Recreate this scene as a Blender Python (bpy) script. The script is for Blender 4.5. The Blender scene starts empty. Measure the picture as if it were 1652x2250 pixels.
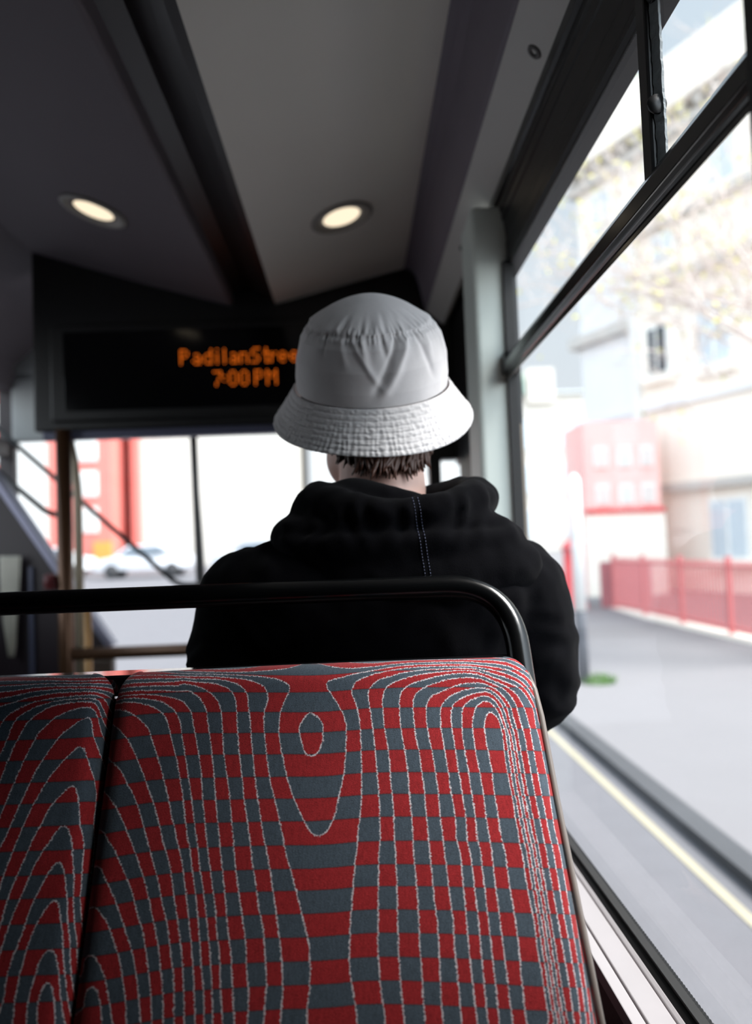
import bpy, bmesh, math, random
import numpy as np
from mathutils import Vector, Matrix, noise
random.seed(7)
S = bpy.context.scene
COL = S.collection
PI = math.pi
EYE = 1.12                       # camera height above the bus floor; H(h) turns a height relative to the eye into z
def H(h): return EYE + h
def lin(r, g, b):
    def f(c):
        c /= 255.0
        return c / 12.92 if c <= .04045 else ((c + .055) / 1.055) ** 2.4
    return (f(r), f(g), f(b), 1.0)

# ---------------------------------------------------------------- camera frame (measured from the perspective lines)
F = 1700.0
yv = Vector((-46, -82, -F)).normalized()
zv = Vector((-math.sin(.036), math.cos(.036), 0)); zv = (zv - yv * zv.dot(yv)).normalized()
xv = yv.cross(zv)
RC = Matrix((xv, yv, zv))        # camera axes -> world axes
CAMLOC = Vector((0, 0, EYE))
def P(px, py, Y):                # point at distance Y down the bus in a given direction of view
    d = RC @ Vector((px - 826, 1125 - py, -F))
    return CAMLOC + d * (Y / d.y)

# ---------------------------------------------------------------- object helpers
def tag(o, label, cat, group=None, kind=None):
    o['label'] = label; o['category'] = cat
    if group: o['group'] = group
    if kind: o['kind'] = kind
    return o
def thing(name, label, cat, loc=(0, 0, 0), group=None, kind=None):
    o = bpy.data.objects.new(name, None); COL.objects.link(o)
    o.location = loc; o.empty_display_size = .1
    return tag(o, label, cat, group, kind)
def link(name, me, m, parent=None):
    o = bpy.data.objects.new(name, me); COL.objects.link(o)
    if m is not None:
        me.materials.clear()
        for k in (m if isinstance(m, (list, tuple)) else [m]): me.materials.append(k)
    if parent is not None:
        off = Vector(parent.location) if parent.parent is None else Vector((0, 0, 0))
        o.parent = parent; o.matrix_parent_inverse = Matrix.Translation(-off)
    return o
def obj(name, bm, m, parent=None, smooth=False, bevel=0, seg=2, auto=None):
    bmesh.ops.recalc_face_normals(bm, faces=bm.faces[:])
    me = bpy.data.meshes.new(name); bm.to_mesh(me); bm.free()
    if smooth:
        for p in me.polygons: p.use_smooth = True
    o = link(name, me, m, parent)
    if bevel:
        b = o.modifiers.new('b', 'BEVEL'); b.width = bevel; b.segments = seg; b.limit_method = 'ANGLE'; b.angle_limit = math.radians(35)
    return o
def struct(name, bm, m, label, cat, parent=None, **k):
    o = obj(name, bm, m, parent, **k)
    if parent is None: tag(o, label, cat, kind='structure')
    return o
def dup(root, loc, label=None, group=None):
    r = root.copy(); COL.objects.link(r); r.location = loc
    if label: r['label'] = label
    if group: r['group'] = group
    for ch in list(root.children):
        c = ch.copy(); COL.objects.link(c); c.parent = r
        for g in list(ch.children):
            d = g.copy(); COL.objects.link(d); d.parent = c
    return r

def BM(): return bmesh.new()
def box(bm, x0, x1, y0, y1, z0, z1, mi=0):
    v = [bm.verts.new(p) for p in ((x0,y0,z0),(x1,y0,z0),(x1,y1,z0),(x0,y1,z0),(x0,y0,z1),(x1,y0,z1),(x1,y1,z1),(x0,y1,z1))]
    for f in ((0,3,2,1),(4,5,6,7),(0,1,5,4),(1,2,6,5),(2,3,7,6),(3,0,4,7)):
        fc = bm.faces.new([v[i] for i in f]); fc.material_index = mi
    return bm
def obox(bm, c, ax, ay, az, sx, sy, sz):
    """box at centre c with axes ax, ay, az and full sizes"""
    c = Vector(c); v = []
    for k in (-1, 1):
        for (i, j) in ((-1,-1),(1,-1),(1,1),(-1,1)):
            v.append(bm.verts.new(c + Vector(ax)*(i*sx/2) + Vector(ay)*(j*sy/2) + Vector(az)*(k*sz/2)))
    for f in ((0,3,2,1),(4,5,6,7),(0,1,5,4),(1,2,6,5),(2,3,7,6),(3,0,4,7)): bm.faces.new([v[i] for i in f])
    return bm
def prism(bm, prof, y0, y1):
    """profile of (x, z) points extruded along Y"""
    a = [bm.verts.new((x, y0, z)) for x, z in prof]; b = [bm.verts.new((x, y1, z)) for x, z in prof]
    n = len(prof)
    bm.faces.new(a); bm.faces.new(b[::-1])
    for i in range(n): bm.faces.new((a[i], b[i], b[(i+1) % n], a[(i+1) % n]))
    return bm
def plate(bm, pts, d):
    """closed outline of 3D points pushed along vector d"""
    d = Vector(d); a = [bm.verts.new(p) for p in pts]; b = [bm.verts.new(Vector(p) + d) for p in pts]; n = len(a)
    bm.faces.new(a); bm.faces.new(b[::-1])
    for i in range(n): bm.faces.new((a[i], b[i], b[(i+1) % n], a[(i+1) % n]))
    return bm
def tube(bm, pts, r, seg=16, cap=True):
    pts = [Vector(p) for p in pts]; n = len(pts)
    rs = r if isinstance(r, (list, tuple)) else [r]*n
    t0 = (pts[1]-pts[0]).normalized(); up = Vector((0,0,1)) if abs(t0.z) < .9 else Vector((1,0,0))
    u = t0.cross(up).normalized(); rings = []
    for i, p in enumerate(pts):
        if i == 0: t = t0
        elif i == n-1: t = (pts[-1]-pts[-2]).normalized()
        else: t = ((pts[i+1]-p).normalized() + (p-pts[i-1]).normalized()).normalized()
        u = (u - t*u.dot(t)).normalized(); w = t.cross(u)
        rings.append([bm.verts.new(p + (u*math.cos(2*PI*k/seg) + w*math.sin(2*PI*k/seg))*rs[i]) for k in range(seg)])
    for i in range(n-1):
        for k in range(seg):
            bm.faces.new((rings[i][k], rings[i][(k+1)%seg], rings[i+1][(k+1)%seg], rings[i+1][k]))
    if cap:
        bm.faces.new(rings[0][::-1]); bm.faces.new(rings[-1])
    return bm
def arc_path(pts, rad, n=8):
    """polyline with rounded corners"""
    pts = [Vector(p) for p in pts]; out = [pts[0]]
    for i in range(1, len(pts)-1):
        a = (pts[i-1]-pts[i]); b = (pts[i+1]-pts[i]); r = min(rad, a.length*.49, b.length*.49)
        p = pts[i] + a.normalized()*r; q = pts[i] + b.normalized()*r
        for k in range(n+1):
            t = k/n; out.append(p*(1-t)**2 + pts[i]*2*t*(1-t) + q*t*t)
    out.append(pts[-1]); return out
def lathe(bm, prof, c, axis='Z', seg=32):
    """profile of (r, t) turned about an axis through c"""
    c = Vector(c); rings = []
    for r, t in prof:
        ring = []
        for k in range(seg):
            a = 2*PI*k/seg
            o = Vector((r*math.cos(a), r*math.sin(a), t))
            if axis == 'Y': o = Vector((o.x, o.z, o.y))
            if axis == 'X': o = Vector((o.z, o.x, o.y))
            ring.append(bm.verts.new(c + o))
        rings.append(ring)
    for i in range(len(rings)-1):
        for k in range(seg): bm.faces.new((rings[i][k], rings[i][(k+1)%seg], rings[i+1][(k+1)%seg], rings[i+1][k]))
    bm.faces.new(rings[0][::-1]); bm.faces.new(rings[-1])
    return bm
def ball(bm, c, rx, ry=None, rz=None, sub=3, rot=None):
    ry = ry or rx; rz = rz or rx
    m = Matrix.Translation(c) @ (rot.to_4x4() if rot else Matrix.Identity(4)) @ Matrix.Diagonal((rx, ry, rz, 1))
    bmesh.ops.create_icosphere(bm, subdivisions=sub, radius=1, matrix=m)
    return bm
def capsule(bm, p0, r0, p1, r1, seg=20):
    p0 = Vector(p0); p1 = Vector(p1)
    ball(bm, p0, r0, sub=2); ball(bm, p1, r1, sub=2)
    tube(bm, [p0, p1], [r0*.985, r1*.985], seg)
def limb(bm, pts, rs):
    for i in range(len(pts)-1): capsule(bm, pts[i], rs[i], pts[i+1], rs[i+1])
def fuse(name, bm, voxel, it, m, parent, fn=None, smooth=True):
    """overlapping closed shapes -> one continuous skin; fn moves each vertex along its normal"""
    me = bpy.data.meshes.new(name + '_tmp'); bm.to_mesh(me); bm.free()
    t = bpy.data.objects.new('tmp', me); COL.objects.link(t)
    r = t.modifiers.new('r', 'REMESH'); r.mode = 'VOXEL'; r.voxel_size = voxel
    s = t.modifiers.new('s', 'SMOOTH'); s.factor = .5; s.iterations = it
    dg = bpy.context.evaluated_depsgraph_get(); dg.update()
    ev = t.evaluated_get(dg); me2 = bpy.data.meshes.new_from_object(ev)
    bpy.data.objects.remove(t); bpy.data.meshes.remove(me)
    me2.name = name
    if fn:
        nv = len(me2.vertices); co = np.empty(nv*3); me2.vertices.foreach_get('co', co); co = co.reshape(-1, 3)
        no = np.empty(nv*3); me2.vertices.foreach_get('normal', no); no = no.reshape(-1, 3)
        d = np.array([fn(Vector(c), Vector(n)) for c, n in zip(co, no)])
        co = co + no*d[:, None]; me2.vertices.foreach_set('co', co.ravel()); me2.update()
    for p in me2.polygons: p.use_smooth = smooth
    return link(name, me2, m, parent)

# ---------------------------------------------------------------- materials
class NT:
    def __init__(s, name):
        s.m = bpy.data.materials.new(name); s.m.use_nodes = True; s.t = s.m.node_tree; s.t.nodes.clear()
        s.out = s.n('ShaderNodeOutputMaterial')
    def n(s, typ, **k):
        nd = s.t.nodes.new(typ)
        for a, v in k.items():
            if hasattr(nd, a): setattr(nd, a, v)
        return nd
    def l(s, a, b): s.t.links.new(a, b)
    def math(s, op, a, b=None, c=None, clamp=False):
        nd = s.n('ShaderNodeMath', operation=op); nd.use_clamp = clamp
        for i, v in enumerate((a, b, c)):
            if v is None: continue
            if hasattr(v, 'is_linked'): s.l(v, nd.inputs[i])
            else: nd.inputs[i].default_value = v
        return nd.outputs[0]
    def mix(s, f, a, b):
        nd = s.n('ShaderNodeMix', data_type='RGBA')
        for sock, v in ((nd.inputs[0], f), (nd.inputs[6], a), (nd.inputs[7], b)):
            if hasattr(v, 'is_linked'): s.l(v, sock)
            else: sock.default_value = v
        return nd.outputs[2]
    def noise(s, scale, detail=3, co='Object', rough=.5, stretch=None):
        tc = s.n('ShaderNodeTexCoord'); src = tc.outputs[co]
        if stretch:
            mp = s.n('ShaderNodeMapping'); mp.inputs['Scale'].default_value = stretch; s.l(src, mp.inputs[0]); src = mp.outputs[0]
        nz = s.n('ShaderNodeTexNoise'); nz.inputs['Scale'].default_value = scale; nz.inputs['Detail'].default_value = detail
        nz.inputs['Roughness'].default_value = rough; s.l(src, nz.inputs['Vector']); return nz.outputs['Fac']
    def bsdf(s, rough=.5, metal=0, spec=.5):
        b = s.n('ShaderNodeBsdfPrincipled'); b.inputs['Roughness'].default_value = rough; b.inputs['Metallic'].default_value = metal
        b.inputs['Specular IOR Level'].default_value = spec; s.l(b.outputs[0], s.out.inputs[0]); return b
    def bump(s, b, h, strength=.3, dist=.002):
        bp = s.n('ShaderNodeBump'); bp.inputs['Strength'].default_value = strength; bp.inputs['Distance'].default_value = dist
        s.l(h, bp.inputs['Height']); s.l(bp.outputs[0], b.inputs['Normal']); return bp
def mat(name, rgb, rough=.5, metal=0, spec=.5, var=.08, vscale=6, bump=0, bscale=200, bdist=.001, stretch=None, sheen=0):
    t = NT(name); b = t.bsdf(rough, metal, spec); c = lin(*rgb)
    nz = t.noise(vscale, 4, stretch=stretch)
    d = tuple(max(0, x*(1-var)) for x in c[:3]) + (1,); e = tuple(min(1, x*(1+var)) for x in c[:3]) + (1,)
    t.l(t.mix(nz, d, e), b.inputs['Base Color'])
    if bump: t.bump(b, t.noise(bscale, 3), bump, bdist)
    if sheen:
        b.inputs['Sheen Weight'].default_value = sheen; b.inputs['Sheen Roughness'].default_value = .5
    return t.m
def emis(name, rgb, s):
    t = NT(name); e = t.n('ShaderNodeEmission'); e.inputs[0].default_value = lin(*rgb); e.inputs[1].default_value = s
    t.l(e.outputs[0], t.out.inputs[0]); return t.m
def glass(name, k=.35, tint=(1, 1, 1, 1)):
    t = NT(name); a = t.n('ShaderNodeBsdfTransparent'); a.inputs[0].default_value = tint
    g = t.n('ShaderNodeBsdfGlossy'); g.inputs['Roughness'].default_value = .02
    fr = t.n('ShaderNodeFresnel'); fr.inputs[0].default_value = 1.45
    mx = t.n('ShaderNodeMixShader'); t.l(t.math('MULTIPLY', fr.outputs[0], k), mx.inputs[0])
    t.l(a.outputs[0], mx.inputs[1]); t.l(g.outputs[0], mx.inputs[2]); t.l(mx.outputs[0], t.out.inputs[0]); return t.m

M = {}
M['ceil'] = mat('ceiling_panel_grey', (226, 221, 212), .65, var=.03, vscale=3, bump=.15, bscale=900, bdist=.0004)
M['ceil_left_shade'] = mat('ceiling_panel_left_shade', (96, 88, 93), .65, var=.04, vscale=3, bump=.15, bscale=900, bdist=.0004)  # same panel as ceil, with the aisle-side shade put into the colour
M['cove'] = mat('shaded_cove', (112, 104, 114), .6, var=.05)  # shade of the curve put into the cove's colour
M['strip'] = mat('cove_strip_grey', (190, 188, 184), .55, var=.03)
M['black'] = mat('black_plastic', (11, 11, 12), .42, var=.15)
M['blackgloss'] = mat('black_gloss_trim', (9, 10, 11), .2, var=.1, spec=.5)
M['shelltop'] = mat('polished_black_top', (20, 20, 22), .10, var=.05, spec=.7)
M['glint'] = mat('pale_grey_glint', (112, 104, 99), .4)
M['header'] = mat('header_extrusion', (10, 11, 15), .34, var=.1, spec=.3)
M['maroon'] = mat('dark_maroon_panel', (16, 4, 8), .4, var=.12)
M['maroon_wall'] = mat('maroon_side_panel', (52, 20, 24), .5, var=.12)
M['rubber'] = mat('black_rubber', (14, 14, 15), .6, var=.1)
M['sill'] = mat('sill_aluminium', (164, 159, 161), .4, metal=.1, var=.05, vscale=20)
M['alu'] = mat('bright_aluminium', (220, 218, 216), .2, metal=.9, var=.04)
M['pillar'] = mat('pillar_grey', (196, 204, 198), .5, var=.05)
M['greypanel'] = mat('grey_dome_panel', (176, 180, 180), .55, var=.06)
M['brownpanel'] = mat('brown_side_panel', (104, 94, 84), .5, var=.08)
M['floor'] = mat('bus_floor_vinyl', (84, 83, 84), .6, var=.2, vscale=40)
M['palepole'] = mat('pale_pole', (150, 138, 118), .4, metal=.2)
M['bronze'] = mat('bronze_pole', (88, 62, 44), .32, metal=.55, var=.08)
M['gold'] = mat('golden_pole', (176, 132, 82), .32, metal=.45, var=.08)
M['brownbox'] = mat('brown_bracket', (58, 44, 34), .5, var=.1)
M['redbutton'] = mat('red_button', (84, 6, 14), .35)
M['lavender'] = mat('lavender_edge_metal', (138, 138, 158), .35, metal=.4, var=.05)
M['framegrey'] = mat('slate_frame', (82, 84, 104), .35, metal=.2, var=.05)
M['partition'] = mat('dark_partition', (34, 22, 28), .45, var=.15)
M['cloth'] = mat('pale_grey_cloth', (190, 187, 176), .8, var=.12, vscale=30)
M['glass'] = glass('window_glass', .08)
M['screen'] = mat('display_screen', (8, 9, 11), .12, spec=.5, var=.05)
M['led'] = emis('orange_led', (255, 120, 30), 1.15)
M['lens'] = emis('warm_lamp_lens', (255, 236, 205), 1.15)
M['lampring'] = mat('lamp_ring', (150, 146, 140), .45)
M['skin'] = mat('skin', (222, 182, 168), .5, var=.04, vscale=30, bump=.1, bscale=600, bdist=.0004)
M['hair'] = mat('dark_brown_hair', (80, 50, 38), .42, var=.3, vscale=80, spec=.5)
M['hoodie'] = mat('black_hoodie_fleece', (7, 7, 10), .95, var=.25, vscale=60, bump=.5, bscale=700, bdist=.0008, spec=.05, sheen=.02)
M['stitch'] = mat('navy_stitching', (62, 66, 88), .8, var=.2)
M['trousers'] = mat('dark_trousers', (30, 32, 40), .9, var=.15)
M['shoe'] = mat('white_trainer', (170, 168, 164), .6)
M['sole'] = mat('shoe_sole', (210, 208, 202), .6)
M['eye'] = mat('eye_white', (220, 218, 214), .3)
# weave pattern of the seat cloth: pattern level (differences along each row of samples) and check row, on a 5 mm grid
TAB = {}
TAB['R'] = (-0.03, 98, 82, [-7,2,2,2,1,1,-11,1,3,3,4,5,6,8,9,7,4,4,4,4,4,4,3,3,2,1,0,-1,-1,-2,-2,-3,-3,-3,-2,-3,-3,-2,-3,-3,-3,-4,-3,-3,-1,2,3,5,4,4,4,4,4,3,3,3,2,2,1,0,0,-2,-3,-2,
-1,-2,-1,-1,0,1,1,1,0,0,0,1,1,2,1,2,1,4,4,3,1,2,2,4,6,7,1,0,-1,0,-2,-1,-2,-2,-10,4,3,3,2,2,-9,2,2,3,4,5,7,7,9,8,5,4,4,4,4,4,3,3,1,1,0,0,-2,-2,-2,-4,-3,
-3,-3,-3,-3,-3,-3,-3,-3,-4,-4,-3,-1,2,4,4,4,5,4,5,3,4,3,3,2,3,1,1,0,-2,-2,-2,-1,-1,-1,-1,1,1,1,0,0,0,1,0,2,1,2,1,2,3,4,2,2,1,3,3,6,8,1,0,0,-1,-2,-3,-4,
-4,-18,5,5,4,4,2,-7,1,3,2,4,5,6,8,9,8,6,3,4,5,4,4,3,3,2,1,0,-1,-1,-2,-3,-3,-3,-4,-3,-3,-3,-3,-3,-3,-3,-4,-3,-4,-1,2,3,5,4,5,4,5,4,3,3,3,3,2,1,1,0,-2,-2,
-1,-1,-2,-1,-1,1,1,1,0,1,0,0,1,1,2,1,2,2,3,4,2,1,2,2,5,6,7,3,1,0,-1,-3,-3,-5,-7,-31,8,6,5,4,3,-6,2,2,2,4,4,6,6,9,9,6,4,3,4,5,4,4,3,2,1,1,0,-1,-2,-2,-3,
-3,-3,-3,-3,-3,-2,-3,-3,-3,-3,-4,-4,-1,2,3,4,5,4,4,5,3,4,3,2,2,2,2,0,-1,-2,-2,-2,-1,-2,-2,0,0,1,1,1,0,0,0,1,2,1,2,1,3,4,3,2,2,2,3,5,6,8,4,2,1,0,-2,-4,-6,
-8,-46,8,7,6,5,2,-3,1,1,2,3,4,5,6,7,9,6,4,3,4,5,4,4,4,3,2,1,1,0,-1,-2,-2,-2,-2,-3,-2,-2,-2,-3,-2,-3,-3,-4,-3,-2,1,4,4,4,4,4,4,3,3,2,2,2,1,1,-1,-1,-3,-3,
-3,-2,-2,-2,-1,1,0,1,0,0,0,1,1,1,2,2,1,4,5,4,2,2,3,4,5,7,9,5,4,3,0,-1,-4,-7,-9,-66,10,8,6,5,3,-3,1,1,1,2,3,4,5,5,7,7,4,3,4,4,5,4,5,3,3,3,2,1,1,0,-1,-1,
-2,-1,-1,-2,-1,-1,-2,-2,-3,-3,-4,-3,2,3,4,3,4,3,3,3,2,2,0,1,0,-1,-1,-3,-4,-5,-4,-2,-3,-3,-1,0,0,1,0,0,0,0,2,1,2,2,2,4,7,5,3,3,4,4,6,9,9,8,6,4,2,0,-4,-7,
-10,-88,10,9,6,5,2,-1,0,1,0,2,2,2,4,3,3,5,4,5,3,4,4,4,6,5,5,4,4,3,2,2,2,0,1,0,0,0,0,-1,0,-2,-1,-3,-3,-3,1,2,3,3,3,2,2,2,1,0,-1,-1,-2,-2,-3,-5,-6,-6,-6,
-4,-4,-2,-3,-1,0,1,-1,1,0,-1,3,1,2,3,2,5,8,7,5,5,5,7,6,9,11,10,9,6,4,0,-3,-7,-11,-114,11,10,6,4,2,-1,0,0,1,1,1,1,3,1,-2,-5,7,9,6,3,3,3,4,6,7,6,6,5,5,5,
4,4,3,2,2,2,1,1,1,0,0,-1,-2,-3,0,1,1,2,1,2,1,0,-1,-2,-3,-3,-4,-5,-7,-6,-8,-6,-6,-5,-2,-2,-3,-3,-2,0,-1,0,0,-1,1,0,0,2,4,3,12,10,8,9,7,8,8,9,13,13,11,8,
5,1,-2,-7,-11,-143,11,10,7,4,1,-1,0,1,0,1,0,2,2,1,0,-9,0,10,7,5,4,3,4,5,7,8,8,7,5,6,7,7,6,5,5,3,3,3,2,1,2,0,1,-1,-2,-2,0,-1,0,1,-1,-2,-3,-4,-6,-5,-6,-10,
-6,-5,-5,-3,-4,-5,-4,-4,-5,-5,-4,-3,-3,-1,-2,-3,-2,-3,-1,0,5,4,13,14,13,12,12,9,9,10,15,14,13,9,6,3,-1,-5,-11,-164,7,6,5,4,0,-1,1,1,1,1,1,1,2,3,3,2,-8,
2,6,9,8,4,6,5,6,7,9,9,8,6,5,7,8,7,7,5,4,5,3,3,3,2,2,1,-3,-3,-3,-2,-1,-2,-2,-4,-5,-7,-9,-5,-6,-8,-6,-4,-4,-4,-6,-7,-7,-5,-5,-4,-4,-4,-4,-5,-7,-6,-3,-1,-2,
-2,4,4,8,17,17,16,14,12,11,14,14,15,12,10,9,6,1,-4,-10,-203,18,10,-1,4,0,-1,1,-1,2,4,2,2,3,3,4,2,-1,1,8,8,9,8,6,5,5,6,9,10,11,8,5,6,7,7,8,7,6,5,4,4,4,4,
2,1,-2,-4,-3,-4,-3,-3,-3,-5,-7,-9,-9,-6,-6,-6,-6,-7,-7,-7,-7,-6,-7,-5,-4,-4,-5,-5,-7,-6,-6,-5,-2,-2,-2,-1,1,0,5,11,18,19,16,13,12,14,14,15,13,14,12,9,2,
-3,-10,-243,13,9,4,-3,5,2,2,4,4,6,5,5,5,5,4,4,3,4,8,7,9,10,8,6,5,6,8,10,12,10,6,6,7,7,8,7,7,6,5,5,5,4,2,1,-2,-3,-4,-4,-4,-4,-6,-6,-7,-9,-8,-8,-6,-7,-8,
-8,-10,-8,-6,-6,-6,-7,-6,-5,-7,-7,-6,-4,-4,-3,-4,-4,-3,-4,-2,0,1,6,14,19,18,17,16,12,13,16,19,18,16,11,4,-2,-8,-267,3,4,3,3,5,3,4,6,6,6,7,6,9,8,6,6,5,7,
7,7,9,10,10,7,6,6,8,10,12,11,9,6,7,7,7,8,8,7,6,5,5,4,3,0,-1,-3,-4,-4,-5,-5,-7,-7,-8,-8,-8,-9,-8,-8,-9,-9,-9,-9,-6,-7,-7,-8,-8,-7,-8,-6,-5,-3,-4,-4,-6,-7,
-6,-5,-3,-2,-2,4,13,16,17,19,20,16,11,15,22,22,19,12,4,-1,-9,-278,4,3,1,2,3,3,3,5,5,6,8,7,10,10,8,7,8,8,7,8,9,10,9,9,8,7,7,10,11,12,11,8,6,7,7,8,9,8,7,
5,5,4,3,1,-1,-3,-4,-5,-5,-6,-7,-7,-8,-8,-9,-10,-9,-9,-10,-9,-9,-8,-7,-8,-9,-9,-10,-8,-8,-7,-5,-3,-5,-8,-9,-7,-7,-6,-6,-5,-5,-3,6,30,27,18,18,21,13,14,17,
23,21,13,6,-2,-8,-288,3,5,4,3,2,2,2,3,5,5,6,8,9,11,9,10,8,9,9,8,9,10,10,9,9,8,8,9,11,12,12,9,7,8,7,8,9,9,7,6,5,4,2,2,-1,-3,-4,-5,-5,-6,-7,-8,-7,-9,-10,
-10,-11,-10,-11,-9,-9,-8,-7,-9,-9,-11,-10,-9,-9,-7,-7,-6,-7,-10,-11,-9,-7,-9,-10,-9,-6,-2,11,23,36,27,17,21,20,13,11,21,21,14,7,0,-6,-296,3,4,4,5,4,3,3,
2,3,4,5,7,8,11,11,11,8,10,11,9,9,9,10,10,10,8,9,9,11,12,11,10,9,9,8,8,9,9,7,6,5,4,3,2,-1,-3,-4,-5,-5,-7,-7,-7,-8,-9,-11,-11,-11,-11,-11,-10,-9,-7,-8,-9,
-10,-11,-11,-10,-9,-9,-8,-8,-10,-12,-12,-10,-11,-12,-10,-8,-9,-5,12,26,32,40,25,19,23,12,10,15,21,16,10,2,-5,-304,3,4,5,5,4,5,4,3,3,3,4,6,7,11,13,11,7,
12,12,11,9,9,9,10,10,9,9,9,11,11,12,10,10,10,8,9,9,9,7,6,6,4,3,2,-1,-3,-3,-5,-6,-6,-7,-8,-9,-9,-11,-11,-12,-12,-11,-10,-9,-7,-8,-10,-10,-11,-11,-11,-10,
-9,-9,-10,-12,-13,-13,-12,-12,-12,-9,-10,-10,-7,8,28,35,40,31,21,23,16,7,11,19,23,10,3,-5,-312,3,4,5,5,6,5,5,4,4,3,4,5,7,10,13,13,8,10,14,11,9,9,10,10,
10,10,8,10,10,11,11,11,11,10,9,9,9,9,8,6,6,4,3,2,-1,-2,-3,-5,-6,-6,-7,-9,-9,-10,-11,-11,-12,-12,-12,-10,-9,-8,-8,-9,-10,-11,-12,-11,-10,-10,-9,-11,-13,
-13,-13,-13,-12,-12,-10,-11,-11,-7,3,24,39,39,38,25,21,18,5,10,21,22,13,4,-5,-317,2,4,4,6,6,6,5,5,4,4,5,4,7,9,13,14,9,10,13,11,10,9,10,11,10,10,9,9,10,
11,11,11,11,10,10,10,9,9,8,7,6,4,3,2,0,-2,-4,-5,-5,-7,-7,-8,-10,-11,-11,-11,-12,-12,-13,-10,-9,-8,-8,-9,-11,-11,-11,-12,-10,-10,-9,-11,-13,-14,-13,-13,
-13,-12,-11,-11,-10,-9,-4,20,44,46,42,24,20,18,7,9,22,22,12,4,-4,-321,1,3,5,5,6,6,6,6,5,5,5,5,5,9,11,15,12,9,12,11,11,9,10,11,11,10,9,9,10,10,12,11,11,
11,10,10,9,9,8,7,7,5,3,2,0,-3,-4,-5,-5,-6,-7,-9,-10,-11,-11,-11,-12,-13,-12,-11,-9,-8,-8,-9,-11,-11,-11,-12,-11,-9,-10,-11,-14,-13,-13,-13,-14,-13,-12,
-11,-11,-13,-6,18,53,48,42,25,19,19,8,12,20,21,9,2,-5,-324,1,3,3,5,6,6,6,7,6,6,5,5,5,8,10,15,14,10,10,11,11,10,10,11,11,11,9,9,10,10,12,11,11,10,11,10,
10,9,8,7,7,5,4,2,0,-3,-5,-4,-6,-6,-7,-9,-10,-11,-11,-11,-11,-13,-12,-11,-9,-9,-8,-9,-11,-11,-11,-12,-10,-10,-11,-11,-13,-14,-13,-14,-14,-13,-12,-11,-13,
-15,-8,17,55,51,41,27,21,16,12,16,18,14,7,1,-5,-326,1,2,3,4,5,6,7,7,6,7,6,5,5,7,10,13,15,12,10,11,10,10,11,11,12,11,10,9,9,10,12,11,11,10,11,10,10,9,8,
8,6,5,4,3,-1,-3,-4,-4,-6,-6,-8,-9,-9,-11,-10,-11,-12,-12,-12,-11,-10,-8,-8,-10,-10,-11,-12,-11,-10,-11,-10,-12,-13,-13,-15,-14,-14,-13,-12,-12,-13,-14,
-7,13,47,52,44,32,21,16,16,16,14,11,5,0,-4,-329,1,2,3,4,5,5,7,7,7,7,6,6,5,6,9,12,16,13,11,10,10,10,11,12,12,12,10,9,9,10,11,12,11,10,10,11,9,10,8,8,6,5,
4,2,0,-2,-4,-5,-5,-7,-7,-9,-10,-10,-10,-11,-11,-12,-12,-11,-10,-8,-9,-9,-11,-11,-11,-11,-11,-10,-11,-11,-13,-14,-15,-15,-14,-13,-12,-11,-12,-12,-7,9,38,
54,48,34,21,18,17,14,11,8,5,1,-2,-331,1,2,2,4,4,6,6,7,7,7,7,7,5,6,7,11,16,15,12,10,10,10,11,12,13,12,10,9,9,10,11,11,11,11,10,10,10,9,9,7,7,5,4,2,0,-3,
-3,-5,-5,-7,-7,-9,-9,-10,-10,-11,-11,-11,-12,-11,-10,-8,-9,-9,-11,-11,-11,-11,-11,-10,-11,-11,-13,-14,-16,-16,-14,-12,-12,-12,-11,-9,-7,7,37,51,51,35,17,
21,17,12,10,9,6,2,-2,-335,2,2,2,3,4,6,6,7,7,8,7,7,6,5,7,10,15,17,13,10,9,11,11,12,13,12,11,9,9,10,11,11,11,11,10,10,10,9,8,8,6,6,4,2,0,-3,-4,-4,-5,-6,-8,
-8,-9,-10,-10,-10,-11,-12,-11,-11,-10,-8,-9,-9,-10,-11,-11,-12,-11,-10,-11,-12,-13,-14,-16,-16,-14,-12,-12,-12,-11,-11,-6,9,38,50,50,35,17,21,17,12,11,
8,6,3,-2,-340,2,2,3,3,4,5,7,7,8,7,8,7,7,5,7,8,14,18,14,11,10,10,11,12,13,12,11,9,9,10,11,12,11,10,11,10,9,9,8,8,6,5,5,2,-1,-2,-4,-4,-5,-5,-7,-9,-9,-10,
-10,-9,-11,-11,-12,-11,-9,-8,-9,-9,-10,-11,-11,-11,-12,-11,-11,-11,-13,-14,-16,-16,-14,-13,-12,-11,-12,-11,-5,11,36,49,50,35,17,21,18,11,10,9,6,3,-2,-345,
2,2,3,3,4,6,7,7,8,8,8,7,7,6,6,9,12,17,16,12,10,10,11,12,13,12,11,9,10,9,12,11,11,11,10,10,9,9,8,8,6,4,4,2,-1,-2,-3,-3,-5,-5,-6,-8,-9,-10,-10,-9,-11,-11,
-11,-11,-10,-8,-8,-9,-10,-11,-11,-11,-12,-11,-11,-12,-13,-14,-15,-16,-15,-13,-11,-11,-12,-12,-4,12,36,48,49,35,18,20,18,11,10,9,6,3,-2,-350,1,3,3,3,5,6,
7,7,8,8,8,8,8,6,6,8,11,17,17,13,10,10,11,12,13,12,11,10,9,10,11,12,11,10,11,9,10,9,8,6,6,4,2,0,-1,-1,-1,-2,-4,-4,-7,-7,-9,-9,-10,-9,-11,-11,-11,-11,-9,
-9,-8,-9,-10,-11,-11,-11,-11,-11,-11,-12,-13,-14,-16,-15,-15,-13,-11,-11,-12,-12,-4,12,36,47,49,35,17,21,18,11,10,9,7,2,-2,-355,1,3,3,4,5,6,7,7,8,8,8,9,
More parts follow.
